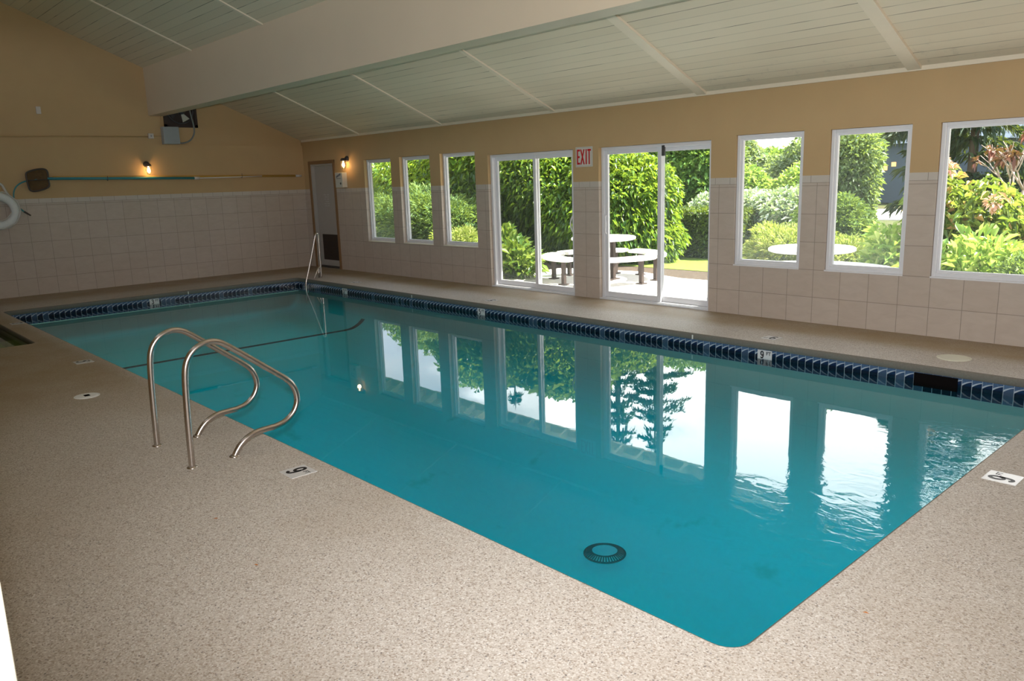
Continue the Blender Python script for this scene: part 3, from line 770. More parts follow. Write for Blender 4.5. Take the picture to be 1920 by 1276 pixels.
wall_lamp((1.75, 0.0, 2.06), 0, 'lit jelly-jar wall lamp beside the grey door, above the white box')

# white dispenser box
t = tag(empty('dispenser_box', (1.555, 0, 1.78)), 'small white wall box below the lamp beside the grey door', 'box')
new_obj('casing', boxbm(-0.13, 0.13, -0.11, 0.0, -0.145, 0.145, bevel=0.006), M_signw, t)
bm = bmesh.new()
for k in range(5):
    x = -0.085+k*0.034; box(bm, x, x+0.022, -0.1125, -0.1095, 0.045+k*0.011, 0.085+k*0.011)
box(bm, -0.09, 0.08, -0.1124, -0.1095, 0.028, 0.036)
new_obj('print', bm, plain('slate_blue_print', (0.07, 0.075, 0.12), 0.5, var=0.1), t)
bm = bmesh.new(); lathe(bm, [(0.022, -0.114), (0.022, -0.109)], 20, (0.065, 0, -0.065), axis='Y'); new_obj('lock', bm, M_latch, t)

# electric gear on the far wall above the ledge
M_elec = plain('grey_enamel', (0.27, 0.30, 0.32), 0.4, var=0.04)
t = tag(empty('junction_box', (-0.045, -2.69, 2.685)), 'grey electrical box on the far wall below the beam end', 'electrical box')
new_obj('cabinet', boxbm(0.0, 0.13, -0.145, 0.145, -0.155, 0.155, bevel=0.004), M_elec, t)
new_obj('cover', boxbm(0.129, 0.14, -0.14, 0.14, -0.15, 0.15, bevel=0.003), M_elec, t)
bm = bmesh.new(); tube(bm, smooth_path([(0.06, 0.14, -0.13), (0.07, 0.22, -0.14), (0.09, 0.36, -0.09), (0.10, 0.445, 0.05), (0.10, 0.44, 0.20), (0.11, 0.40, 0.40), (0.12, 0.38, 0.5)], 2), 0.014, 10)
new_obj('flexible_conduit', bm, plain('dark_grey_conduit', (0.16, 0.18, 0.18), 0.5, var=0.05), t, smooth=True)
bm = bmesh.new(); tube(bm, [(0.03, -0.12, 0.15), (0.03, -0.12, 0.40)], 0.008, 8); new_obj('riser_conduit', bm, M_paint, t, smooth=True)
t = tag(empty('outlet_box', (-0.045, -3.03, 2.675)), 'small pale outlet box left of the grey electrical box', 'outlet')
M_plate = plain('pale_plate', (0.55, 0.50, 0.46), 0.45, var=0.03)
new_obj('plate', boxbm(0.0, 0.05, -0.045, 0.045, -0.045, 0.045, bevel=0.004), M_plate, t)
new_obj('socket', boxbm(0.049, 0.053, -0.012, 0.012, -0.014, 0.014), M_elec, t)
bm = bmesh.new(); tube(bm, [(0.012, 0.045, 0.0), (0.012, 0.2, 0.0)], 0.008, 8); tube(bm, [(0.012, -0.045, -0.01), (0.012, -2.8, -0.035), (0.012, -4.9, -0.05)], 0.011, 8)
new_obj('conduit', bm, M_paint, t, smooth=True)
t = tag(empty('sensor_box', (-0.045, -4.80, 3.07)), 'tiny pale sensor box high on the far wall at left', 'sensor')
new_obj('plate', boxbm(0.0, 0.035, -0.035, 0.035, -0.06, 0.06, bevel=0.004), M_plate, t)
# exhaust fan half hidden by the beam
t = tag(empty('exhaust_fan', (-0.045, -2.45, 3.15)), 'dark square exhaust fan half hidden behind the beam end', 'fan')
M_fanb = plain('dark_fan_housing', (0.035, 0.022, 0.02), 0.5, var=0.1)
M_fanm = plain('fan_metal', (0.10, 0.10, 0.11), 0.35, metal=0.6, var=0.05)
bm = bmesh.new(); q = 0.31
for c_ in ((-q, -q+0.05, -q, q), (q-0.05, q, -q, q)): box(bm, 0.0, 0.03, c_[0], c_[1], c_[2], c_[3])
box(bm, 0.0, 0.03, -q, q, -q, -q+0.05); box(bm, 0.0, 0.03, -q, q, q-0.05, q); box(bm, 0.0, 0.005, -q, q, -q, q)
new_obj('housing', bm, M_fanb, t)
bm = bmesh.new(); tube(bm, [(0.03, 0.24*math.cos(2*PI*k/32), 0.24*math.sin(2*PI*k/32)) for k in range(32)], 0.012, 8, closed=True); new_obj('shroud', bm, M_fanm, t, smooth=True)
bm = bmesh.new(); lathe(bm, [(0.075, 0.02), (0.08, 0.10), (0.06, 0.13)], 20, (0, 0, 0), axis='X'); new_obj('motor', bm, M_fanm, t, smooth=True)
for k in range(4):
    a = 0.5+k*PI/2; bm = bmesh.new()
    vs = []
    for r, da, xx in ((0.07, -0.25, 0.012), (0.07, 0.25, 0.028), (0.22, 0.32, 0.034), (0.22, -0.32, 0.010)):
        vs.append(bm.verts.new((xx, r*math.cos(a+da), r*math.sin(a+da))))
    f = bm.faces.new(vs); r_ = bmesh.ops.extrude_face_region(bm, geom=[f]); bmesh.ops.translate(bm, verts=[v for v in r_['geom'] if isinstance(v, bmesh.types.BMVert)], vec=(0.004, 0, 0))
    new_obj('blade', bm, plain('daylight_gap_blade', (0.45, 0.45, 0.40), 0.3, var=0) if k == 3 else M_fanm, t)  # one blade painted pale to stand in for daylight through the shutter gap

# poles on the far wall
M_teal = plain('teal_pole', (0.045, 0.235, 0.265), 0.35, var=0.05)
M_gold = plain('gold_pole', (0.52, 0.30, 0.06), 0.4, var=0.06)
M_pwhite = plain('white_pole', (0.62, 0.58, 0.55), 0.4, var=0.04)
t = tag(empty('leaf_net', (0.075, -4.8, 1.95)), 'pool leaf net with teal telescopic pole hung on the far wall', 'pool net')
def rp(pts, bx=0.075, by=-4.8, bz=1.95): return [(x-bx, y-by, z-bz) for x, y, z in pts]
bm = bmesh.new(); tube(bm, rp([(0.085, -4.84, 1.945), (0.085, -3.5, 1.924), (0.085, -2.33, 1.902)]), 0.024, 12); new_obj('pole', bm, M_teal, t, smooth=True)
bm = bmesh.new(); tube(bm, rp([(0.085, -2.36, 1.902), (0.085, -2.26, 1.901)]), 0.028, 12); new_obj('locking_collar', bm, M_pwhite, t, smooth=True)
bm = bmesh.new(); tube(bm, rp([(0.085, -2.26, 1.901), (0.075, -1.6, 1.905), (0.06, -0.98, 1.915)]), 0.011, 10); new_obj('inner_pole', bm, M_pwhite, t, smooth=True)
fr_pts = smooth_path([(0.09, -4.83, 1.92), (0.09, -4.82, 2.06), (0.09, -4.86, 2.11), (0.09, -5.0, 2.10), (0.09, -5.13, 2.06), (0.09, -5.155, 2.02), (0.09, -5.14, 1.80), (0.09, -5.11, 1.74), (0.09, -5.0, 1.745), (0.09, -4.86, 1.79), (0.09, -4.82, 1.83), (0.09, -4.83, 1.92)], 2)
bm = bmesh.new(); tube(bm, rp(fr_pts), 0.014, 8); new_obj('net_frame', bm, M_mount, t, smooth=True)
bm = bmesh.new(); pts = rp(fr_pts)
cx_ = sum(p[1] for p in pts)/len(pts); cz_ = sum(p[2] for p in pts)/len(pts)
rings = [[bm.verts.new((pts[i][0] - 0.035*(1-s*s), cx_+(pts[i][1]-cx_)*s, cz_+(pts[i][2]-cz_)*s)) for i in range(len(pts))] for s in (1.0, 0.75, 0.5, 0.25)]
for a_, b2 in zip(rings[:-1], rings[1:]):
    for i in range(len(pts)-1): bm.faces.new((a_[i], a_[i+1], b2[i+1], b2[i]))
bm.faces.new(rings[-1][:-1])
M_net = plain('brown_net_mesh', (0.10, 0.058, 0.022), 0.8, var=0.35, vs=25)
new_obj('netting', bm, M_net, t, smooth=True)
bm = bmesh.new(); tube(bm, rp([(0.095, -4.83, 1.93), (0.1, -5.0, 1.925), (0.095, -5.14, 1.92)]), 0.009, 8); new_obj('net_spine', bm, M_mount, t, smooth=True)
# gold pole with the rescue hook
t = tag(empty('rescue_hook', (0.04, -2.5, 1.92)), 'gold rescue pole with a teal shepherd hook on the far wall', 'rescue pole')
def rp2(pts): return [(x-0.04, y+2.5, z-1.92) for x, y, z in pts]
bm = bmesh.new(); tube(bm, rp2([(0.04, -4.75, 1.965), (0.04, -2.5, 1.935), (0.04, -0.22, 1.905)]), 0.022, 10); new_obj('pole', bm, M_gold, t, smooth=True)
bm = bmesh.new(); tube(bm, rp2([(0.04, -0.23, 1.905), (0.04, -0.10, 1.903)]), 0.024, 10); new_obj('end_cap', bm, M_pwhite, t, smooth=True)
bm = bmesh.new(); tube(bm, smooth_path(rp2([(0.04, -4.80, 1.965), (0.045, -5.0, 1.94), (0.06, -5.16, 1.915), (0.07, -5.27, 1.87), (0.07, -5.345, 1.79), (0.07, -5.375, 1.68), (0.07, -5.365, 1.57), (0.07, -5.32, 1.48), (0.07, -5.25, 1.41), (0.07, -5.22, 1.385)]), 2), 0.012, 8); new_obj('hook', bm, M_teal, t, smooth=True)
bm = bmesh.new(); tube(bm, rp2([(0.07, -5.255, 1.415), (0.07, -5.165, 1.345)]), [0.017, 0.011], 8); new_obj('hook_tip', bm, M_mount, t, smooth=True)
for yb_ in (-3.9, -1.42):
    bm = bmesh.new(); tube(bm, smooth_path(rp2([(0.008, yb_, 1.92+0.01*(yb_+2.5)*-1), (0.10, yb_, 1.885), (0.115, yb_, 1.90), (0.115, yb_, 1.97)]), 1), 0.005, 6); new_obj('wall_hook', bm, M_mount, t)

# ring buoy
M_buoy = plain('white_buoy', (0.66, 0.68, 0.68), 0.5, var=0.06)
M_rope = plain('pale_rope', (0.55, 0.53, 0.50), 0.8, var=0.1)
t = tag(empty('ring_buoy', (0.11, -5.62, 1.44)), 'white ring buoy with rope hanging on the far wall at left', 'life ring')
bm = bmesh.new(); N = 40
ring = []
for i in range(N):
    a = 2*PI*i/N; ring.append([bm.verts.new((0.052*math.sin(2*PI*k/14), (0.235+0.07*math.cos(2*PI*k/14))*math.cos(a), (0.235+0.07*math.cos(2*PI*k/14))*math.sin(a))) for k in range(14)])
for i in range(N):
    for k in range(14): bm.faces.new((ring[i][k], ring[(i+1) % N][k], ring[(i+1) % N][(k+1) % 14], ring[i][(k+1) % 14]))
new_obj('ring', bm, M_buoy, t, smooth=True)
bm = bmesh.new(); tube(bm, smooth_path([(0.06, 0.30*math.cos(a), 0.30*math.sin(a)+(0.03 if k % 2 else -0.0)) for k, a in enumerate([i*2*PI/16 for i in range(17)])], 1), 0.009, 8)
tube(bm, smooth_path([(0.0, 0.17, 0.25), (0.02, 0.12, 0.35), (0.0, 0.10, 0.43), (-0.05, 0.02, 0.46), (0.0, -0.08, 0.44), (0.02, -0.12, 0.33), (0.0, -0.16, 0.25)], 2), 0.02, 8)
tube(bm, smooth_path([(0.04, 0.17, -0.02), (0.05, 0.1, -0.12), (0.04, 0.0, -0.16), (0.03, -0.1, -0.14)], 2), 0.007, 6)
new_obj('rope', bm, M_rope, t, smooth=True)
bm = bmesh.new(); tube(bm, [(-0.11, 0.0, 0.43), (-0.03, 0.0, 0.43), (-0.02, 0.0, 0.47)], 0.008, 8); new_obj('hanger', bm, M_mount, t)

# ================================================================== OUTSIDE
GZ = -0.08
def ground_mat(name, c0, c1, sc, c2=None, bumpd=0.01):
    m, t, b = material(name); p, x, y, z = t.pos()
    n = t.noise(p, sc, 5, 0.65)
    c = t.ramp(n, [(0.35, c0), (0.65, c1)])
    if c2: c = t.mix(t.smooth(t.noise(p, sc*0.12, 3), 0.45, 0.65), c, c2)
    t.put(b.inputs['Base Color'], c); b.inputs['Roughness'].default_value = 0.9; b.inputs['Specular IOR Level'].default_value = 0.1
    t.l.new(t.bump(n, 0.5, bumpd), b.inputs['Normal']); return m
def slab(name, pts, z, mat, thick=0.05):
    bm = bmesh.new(); f = bm.faces.new([bm.verts.new((x, y, z)) for x, y in pts])
    if f.normal.z < 0: f.normal_flip()
    bm.normal_update()
    if f.normal.z < 0: f.normal_flip()
    r = bmesh.ops.extrude_face_region(bm, geom=[f]); bmesh.ops.translate(bm, verts=[v for v in r['geom'] if isinstance(v, bmesh.types.BMVert)], vec=(0, 0, -thick))
    bmesh.ops.recalc_face_normals(bm, faces=bm.faces)
    return new_obj(name, bm, mat)
gm = ground_mat('rough_ground', (0.05, 0.06, 0.02), (0.10, 0.11, 0.04), 3.0, (0.09, 0.07, 0.045))
bm = bmesh.new()
es = loop_edges(bm, loop_verts(bm, [(-160, -120), (160, -120), (160, 160), (-160, 160)], GZ-0.05)) + loop_edges(bm, loop_verts(bm, [(-0.2, -8.9), (XN+0.15, -8.9), (XN+0.15, 0.1), (-0.2, 0.1)], GZ-0.05))
bmesh.ops.triangle_fill(bm, use_beauty=True, use_dissolve=False, edges=es, normal=(0, 0, 1))
tag(new_obj('ground', bm, gm), kind='structure')
tag(slab('patio', [(4.5, WT), (17, WT), (17, 2.9), (9.5, 3.02), (7.4, 3.0), (6.2, 3.4), (4.5, 3.1)], GZ, ground_mat('sunlit_concrete', (0.55, 0.53, 0.50), (0.65, 0.63, 0.60), 12, bumpd=0.003)), 'pale concrete patio outside the sliding doors', kind='structure')
tag(slab('mulch_bed', [(3.0, 3.0), (7.4, 3.0), (9.8, 3.02), (9.4, 4.04), (6.9, 4.06), (3.0, 4.06)], GZ-0.006, ground_mat('bark_mulch', (0.045, 0.032, 0.022), (0.13, 0.10, 0.078), 40)), 'strip of brown bark mulch between the patio and the lawn', 'mulch', kind='stuff')
tag(slab('lawn', [(3.6, 4.05), (8.6, 4.03), (7.8, 6.5), (2.0, 6.5)], GZ+0.004, ground_mat('lawn_green', (0.16, 0.24, 0.035), (0.27, 0.36, 0.07), 50)), 'narrow strip of sunlit green lawn before the clipped hedge', 'lawn', kind='stuff')
tag(slab('road', [(-30, 21), (40, 20), (40, 27), (-30, 29)], GZ-0.03, ground_mat('pale_road', (0.40, 0.39, 0.38), (0.5, 0.49, 0.47), 5)), kind='structure')

# eave: roof overhang with exposed rafters
M_eave = plain('cream_eave_paint', (0.78, 0.74, 0.60), 0.6, var=0.05)
def zroof(y): return ZC - SL*y
eave = tag(empty('eave_overhang', (8, 0.6, 2.4)), 'cream roof eave with exposed rafters above the windows outside', 'eave')
ep = []
bm = bmesh.new()
def slant(bm, x0, x1, y0, y1, t0, t1):
    v = [bm.verts.new(c) for c in ((x0, y0, zroof(y0)+t0), (x1, y0, zroof(y0)+t0), (x1, y1, zroof(y1)+t0), (x0, y1, zroof(y1)+t0), (x0, y0, zroof(y0)+t1), (x1, y0, zroof(y0)+t1), (x1, y1, zroof(y1)+t1), (x0, y1, zroof(y1)+t1))]
    for f in ((0,3,2,1),(4,5,6,7),(0,1,5,4),(1,2,6,5),(2,3,7,6),(3,0,4,7)): bm.faces.new([v[k] for k in f])
slant(bm, -0.6, XN+0.6, WT+0.002, 1.02, 0.13, 0.2); ep.append(new_obj('roof_board', bm, M_eave))
bm = bmesh.new(); slant(bm, -0.6, XN+0.6, 1.0, 1.03, 0.0, 0.2); ep.append(new_obj('fascia', bm, M_eave))
bm = bmesh.new(); box(bm, -0.6, XN+0.6, WT+0.002, WT+0.03, 2.1, 2.75); ep.append(new_obj('soffit_blocking', bm, M_eave))
for k in range(42):
    x = -0.4 + k*0.406
    if x > XN+0.4: break
    bm = bmesh.new(); slant(bm, x, x+0.045, WT+0.03, 1.0, 0.0, 0.131); ep.append(new_obj('rafter', bm, M_eave))
for o in ep: o.parent = eave; o.matrix_parent_inverse = Matrix.Translation((-8, -0.6, -2.4))

# picnic tables
M_ptop = plain('white_coated_slab', (0.80, 0.79, 0.77), 0.5, var=0.03)
M_pleg = plain('brown_table_leg', (0.045, 0.03, 0.025), 0.5, var=0.1)
def arc_slab(r0, r1, a0, a1, z0, z1, n=14):
    bm = bmesh.new(); rows = []
    for k in range(n+1):
        a = a0+(a1-a0)*k/n; c_, s_ = math.cos(a), math.sin(a)
        e = 0.0 if 0 < k < n else 0.02
        rows.append([bm.verts.new((r*c_, r*s_, z)) for r, z in ((r0+e, z0+0.008), (r0+e, z1-0.012), (r0+0.02+e, z1), (r1-0.02-e, z1), (r1-e, z1-0.012), (r1-e, z0+0.008), (r1-0.02-e, z0), (r0+0.02+e, z0))])
    for p, q in zip(rows[:-1], rows[1:]):
        for k in range(8): bm.faces.new((p[k], p[(k+1) % 8], q[(k+1) % 8], q[k]))
    bm.faces.new(rows[0][::-1]); bm.faces.new(rows[-1])
    bmesh.ops.recalc_face_normals(bm, faces=bm.faces); return bm
def picnic_table(x, y, rz, label):
    t = tag(empty('picnic_table', (x, y, GZ), rz), label, 'picnic table', 'round white picnic tables on the patio')
    bm = bmesh.new(); lathe(bm, [(0.02, 0.69), (0.52, 0.69), (0.555, 0.705), (0.555, 0.735), (0.535, 0.748), (0.02, 0.75)], 48); new_obj('tabletop', bm, M_ptop, t)
    for k in range(4):
        ac = math.radians(-35+90*k)
        b_ = new_obj('bench', arc_slab(0.74, 1.08, ac-0.70, ac+0.70, 0.40, 0.455), M_ptop, t)
        for da in (-0.5, 0.5):
            px, py = 0.91*math.cos(ac+da), 0.91*math.sin(ac+da)
            bm = bmesh.new(); box(bm, px-0.03, px+0.03, py-0.03, py+0.03, 0.0, 0.40); box(bm, px-0.07, px+0.07, py-0.07, py+0.07, 0.0, 0.02, bevel=0.005)
            new_obj('leg', bm, M_pleg, b_)
        px, py = 0.17*math.cos(ac), 0.17*math.sin(ac)
        bm = bmesh.new(); box(bm, px-0.035, px+0.035, py-0.035, py+0.035, 0.0, 0.69); box(bm, px-0.09, px+0.09, py-0.09, py+0.09, 0.0, 0.02, bevel=0.005); new_obj('pedestal', bm, M_pleg, t)
        bm = bmesh.new(); tube(bm, [(px, py, 0.36), (0.95*math.cos(ac), 0.95*math.sin(ac), 0.385)], 0.022, 8); new_obj('bench_arm', bm, M_pleg, b_)
    return t
t1 = picnic_table(6.42, 2.12, 0, 'round white picnic table with curved benches outside the sliding doors')
t2 = copy_tree(t1); t2.location = (10.35, 1.80, GZ); t2.rotation_euler = (0, 0, 0.35)
t2['label'] = 'round white picnic table outside the two tall windows right of the doors'

# ---------------------------------------------------------------- foliage
def leaf_mat(name, dark, mid, light, trans=0.35, rough=0.4, extra=None):
    m = bpy.data.materials.new(name); m.use_nodes = True; t = NT(m.node_tree)
    b = t.n['Principled BSDF']; out = t.n['Material Output']
    g = t.new('ShaderNodeNewGeometry')
    stops = [(0.0, dark), (0.5, mid), (1.0, light)] if not extra else [(0.0, dark), (0.45, mid), (0.85, light), (0.9, extra), (1.0, extra)]
    c = t.ramp(g.outputs['Random Per Island'], stops)
    t.put(b.inputs['Base Color'], c); b.inputs['Roughness'].default_value = rough; b.inputs['Specular IOR Level'].default_value = 0.35
    tl = t.new('ShaderNodeBsdfTranslucent'); t.put(tl.inputs['Color'], t.mix(0.5, c, (0.50, 0.62, 0.05), 'MIX'))
    mx = t.new('ShaderNodeMixShader'); mx.inputs[0].default_value = trans
    t.l.new(b.outputs[0], mx.inputs[1]); t.l.new(tl.outputs[0], mx.inputs[2]); t.l.new(mx.outputs[0], out.inputs['Surface'])
    return m
LM = {
 'laurel': leaf_mat('laurel_leaf', (0.014, 0.050, 0.008), (0.046, 0.135, 0.015), (0.27, 0.43, 0.040), 0.42, 0.28),
 'slender_tree': leaf_mat('slender_tree_leaf', (0.06, 0.11, 0.05), (0.12, 0.20, 0.09), (0.28, 0.37, 0.19), 0.35, 0.4),
 'grey_tree': leaf_mat('grey_green_tree_leaf', (0.11, 0.17, 0.10), (0.20, 0.29, 0.16), (0.36, 0.44, 0.28), 0.35, 0.45),
 'juniper': leaf_mat('juniper_needle', (0.055, 0.125, 0.040), (0.120, 0.225, 0.070), (0.260, 0.370, 0.105), 0.25, 0.6),
 'gold_juniper': leaf_mat('gold_juniper_needle', (0.15, 0.23, 0.05), (0.32, 0.39, 0.10), (0.52, 0.53, 0.17), 0.3, 0.6),
 'tree': leaf_mat('tree_leaf', (0.060, 0.153, 0.037), (0.128, 0.272, 0.068), (0.272, 0.442, 0.102), 0.35, 0.4),
 'bright': leaf_mat('bright_leaf', (0.14, 0.29, 0.06), (0.30, 0.46, 0.11), (0.55, 0.64, 0.22), 0.38, 0.3),
 'pale': leaf_mat('pale_grey_leaf', (0.160, 0.246, 0.145), (0.319, 0.420, 0.275), (0.609, 0.681, 0.551), 0.25, 0.4, (0.800, 0.797, 0.696)),
 'hedge': leaf_mat('clipped_hedge_leaf', (0.030, 0.072, 0.017), (0.072, 0.132, 0.026), (0.180, 0.240, 0.042), 0.25, 0.45),
 'rhodo': leaf_mat('rhododendron_leaf', (0.06, 0.13, 0.022), (0.15, 0.25, 0.045), (0.42, 0.48, 0.11), 0.35, 0.3, (0.60, 0.34, 0.16)),
 'leafy': leaf_mat('young_shrub_leaf', (0.06, 0.15, 0.025), (0.15, 0.29, 0.05), (0.42, 0.52, 0.13), 0.35, 0.3),
 'fir': leaf_mat('fir_needle', (0.012, 0.035, 0.018), (0.025, 0.060, 0.030), (0.060, 0.100, 0.045), 0.15, 0.6),
 'flower': leaf_mat('peach_petal', (0.600, 0.300, 0.200), (0.720, 0.450, 0.330), (0.80, 0.65, 0.50), 0.08, 0.5),
 'red': leaf_mat('bronze_leaf', (0.12, 0.035, 0.025), (0.21, 0.07, 0.04), (0.30, 0.15, 0.07), 0.06, 0.4),
}
M_bark = plain('brown_bark', (0.10, 0.075, 0.055), 0.9, var=0.3, vs=12)
M_twig = plain('pale_twig', (0.46, 0.37, 0.32), 0.8, var=0.2, vs=12)

def leaves_mesh(P, D, size, aspect, droop=0.25, fold=0.25, roll=None):
    """P: points, D: leaf directions (n,3). each leaf: 2 folded quads = 6 verts."""
    n = len(P)
    D = D/np.linalg.norm(D, axis=1, keepdims=True)
    R = RNG.normal(size=(n, 3)); S = np.cross(D, R); S /= np.linalg.norm(S, axis=1, keepdims=True)
    # favour sideways axis roughly horizontal so blades face up
    Hh = np.cross(D, np.array([0, 0, 1.0])); nh = np.linalg.norm(Hh, axis=1, keepdims=True); Hh = Hh/np.maximum(nh, 1e-3)
    S = 0.55*S + 0.9*Hh; S -= D*(S*D).sum(1, keepdims=True); S /= np.maximum(np.linalg.norm(S, axis=1, keepdims=True), 1e-6)
    U = np.cross(S, D)
    L = size*(0.65+0.7*RNG.random((n, 1))); W = L*aspect
    dn = np.array([0, 0, -1.0])*L*droop
    base = P; midc = P+D*L*0.5; tip = P+D*L+dn
    l = midc+S*W*0.5+U*W*fold; r = midc-S*W*0.5+U*W*fold
    V = np.stack([base, l, tip, r], 1).reshape(-1, 3)
    i = np.arange(n)*4
    F = np.stack([i, i+1, i+2, i, i+2, i+3], 1).reshape(-1, 3)
    return V, F
def mesh_from(name, V, F, mat, parent=None, extra=None):
    me = bpy.data.meshes.new(name); nv, nf = len(V), len(F)
    me.vertices.add(nv); me.vertices.foreach_set('co', V.astype(np.float32).ravel())
    me.loops.add(nf*3); me.loops.foreach_set('vertex_index', F.astype(np.int32).ravel())
    me.polygons.add(nf); me.polygons.foreach_set('loop_start', np.arange(0, nf*3, 3, dtype=np.int32))
    me.polygons.foreach_set('loop_total', np.full(nf, 3, np.int32))
    me.update(calc_edges=True); me.materials.append(mat)
    o = bpy.data.objects.new(name, me); COL.objects.link(o)
    if parent: o.parent = parent
    return o
def lump(d, k):
    a = np.sin(d[:, 0]*5.1+k)*np.cos(d[:, 1]*4.3+k*2)+np.sin(d[:, 2]*6.7+k*1.3+d[:, 0]*3)
    b = np.sin(d[:, 0]*13+k*3)*np.sin(d[:, 1]*11+k)*np.cos(d[:, 2]*12-k)
    return 1+0.07*a+0.06*b
def blob_points(els, n, depth=0.22, zmin=GZ, k=0.0, rough=1.0):
    areas = np.array([(e[3]*e[4]+e[3]*e[5]+e[4]*e[5]) for e in els]); cnt = (n*areas/areas.sum()).astype(int)
    Ps, Ns = [], []
    for e, c in zip(els, cnt):
        d = RNG.normal(size=(c*2, 3)); d /= np.linalg.norm(d, axis=1, keepdims=True)
        rad = np.array(e[3:6])
        s = (lump(d, k+e[0])-1)*rough+1
        s = s*(1-depth*RNG.random(len(d))**1.6)
        P = np.array(e[:3])+d*rad*s[:, None]; Nn = d/rad; Nn /= np.linalg.norm(Nn, axis=1, keepdims=True)
        keep = P[:, 2] > zmin
        P, Nn = P[keep], Nn[keep]
        for e2 in els:
            if e2 is e: continue
            q = (P-np.array(e2[:3]))/np.array(e2[3:6]); ok = (q*q).sum(1) > 0.62; P, Nn = P[ok], Nn[ok]
        Ps.append(P[:c]); Ns.append(Nn[:c])
    return np.concatenate(Ps), np.concatenate(Ns)
def bush(name, cat, label, els, n, size, aspect, mat, group=None, depth=0.22, upb=0.25, outb=0.8, rnd=0.7, droop=0.25, core=0.78, stem=None, k=0.0, rough=1.0, part='foliage'):
    cx, cy = els[0][0], els[0][1]
    t = tag(empty(name, (cx, cy, GZ)), label, cat, group)
    E = [(e[0]-cx, e[1]-cy, e[2]-GZ, e[3], e[4], e[5]) for e in els]
    P, Nn = blob_points(E, n, depth, 0.0, k, rough)
    D = Nn*outb+np.array([0, 0, upb])+RNG.normal(size=P.shape)*rnd
    V, F = leaves_mesh(P, D, size, aspect, droop)
    # inner leaves close the crown
    if core:
        for e in E:
            d = RNG.normal(size=(2600, 3)); d /= np.linalg.norm(d, axis=1, keepdims=True)
            pc = np.array(e[:3])+d*np.array(e[3:6])*core*lump(d, k)[:, None]; pc = pc[pc[:, 2] > 0.0]
            T = RNG.normal(size=pc.shape); T -= d[:len(pc)]*0
            big = min(e[3:6])*0.20+0.02
            V2, F2 = leaves_mesh(pc, T, big, 0.8, 0.1)
            V2[:, 2] = np.maximum(V2[:, 2], 0.0)
            F = np.concatenate([F, F2+len(V)]); V = np.concatenate([V, V2])
    mesh_from(part, V, F, LM[mat], t)
    if stem:
        bm = bmesh.new()
        for (sx, sy, r) in stem:
            e = E[0]; tube(bm, smooth_path([(sx, sy, 0), (sx*0.8+0.03, sy*0.8, e[2]*0.5), (sx*1.3, sy*1.3+0.05, e[2]*1.1)], 1), [r, r*0.95, r*0.9, r*0.8, r*0.7, r*0.6][:len(smooth_path([(0,0,0),(0,0,1),(0,0,2)], 1))] if False else r, 8)
        new_obj('trunk', bm, M_bark, t, smooth=True)
    return t

# big laurel behind the sliding doors and the hedge running on to the left
bush('laurel_bush', 'bush', 'huge rounded glossy laurel bush behind the picnic table at the doors',
     [(4.15, 4.75, 0.78, 1.72, 1.45, 1.42), (2.75, 4.75, 1.15, 2.1, 1.6, 1.95)], 34000, 0.12, 0.42, 'laurel', upb=-0.35, droop=0.45, k=1.0)
bush('laurel_hedge', 'hedge', 'tall glossy laurel hedge filling the tops of the narrow left windows',
     [(0.4, 4.35, 1.3, 1.9, 1.2, 1.95), (-1.9, 4.6, 1.1, 1.6, 1.2, 1.6)], 15000, 0.14, 0.42, 'laurel', upb=-0.35, droop=0.45, k=2.0)
bush('juniper_bush', 'bush', 'broad layered juniper below the laurel in the narrow left windows',
     [(1.1, 2.5, 0.55, 1.5, 0.75, 0.98), (-0.6, 2.6, 0.45, 0.9, 0.7, 0.85)], 16000, 0.13, 0.16, 'juniper', upb=0.15, rnd=0.35, k=3.0, rough=2.0)
bush('juniper_bush', 'bush', 'low yellow-green juniper at the foot of the third narrow window',
     [(2.75, 1.9, 0.25, 0.75, 0.5, 0.50)], 5500, 0.10, 0.16, 'gold_juniper', upb=0.15, rnd=0.35, k=4.0, rough=1.6)
# leafy young shrub by the left sliding door
bush('leafy_shrub', 'shrub', 'young leafy shrub by the patio seen through the left sliding door',
     [(4.75, 1.55, 0.18, 0.52, 0.38, 0.40), (4.15, 1.85, 0.34, 0.42, 0.38, 0.46)], 1500, 0.20, 0.34, 'leafy', upb=0.7, rnd=0.6, k=5.0, depth=0.75, core=0.35)
# beyond the right sliding door
bush('garden_tree', 'tree', 'dense green tree behind the clipped hedge at the right sliding door',
     [(3.0, 9.6, 1.7, 1.55, 1.3, 1.45), (2.2, 9.8, 1.2, 1.3, 1.2, 1.3)], 15000, 0.16, 0.4, 'tree', stem=[(0.1, 0.0, 0.10)], k=6.0)
bush('pale_shrub', 'shrub', 'pale leafed shrub just above the clipped hedge',
     [(5.0, 7.7, 0.55, 0.9, 0.5, 0.62)], 3000, 0.12, 0.4, 'pale', k=7.0)
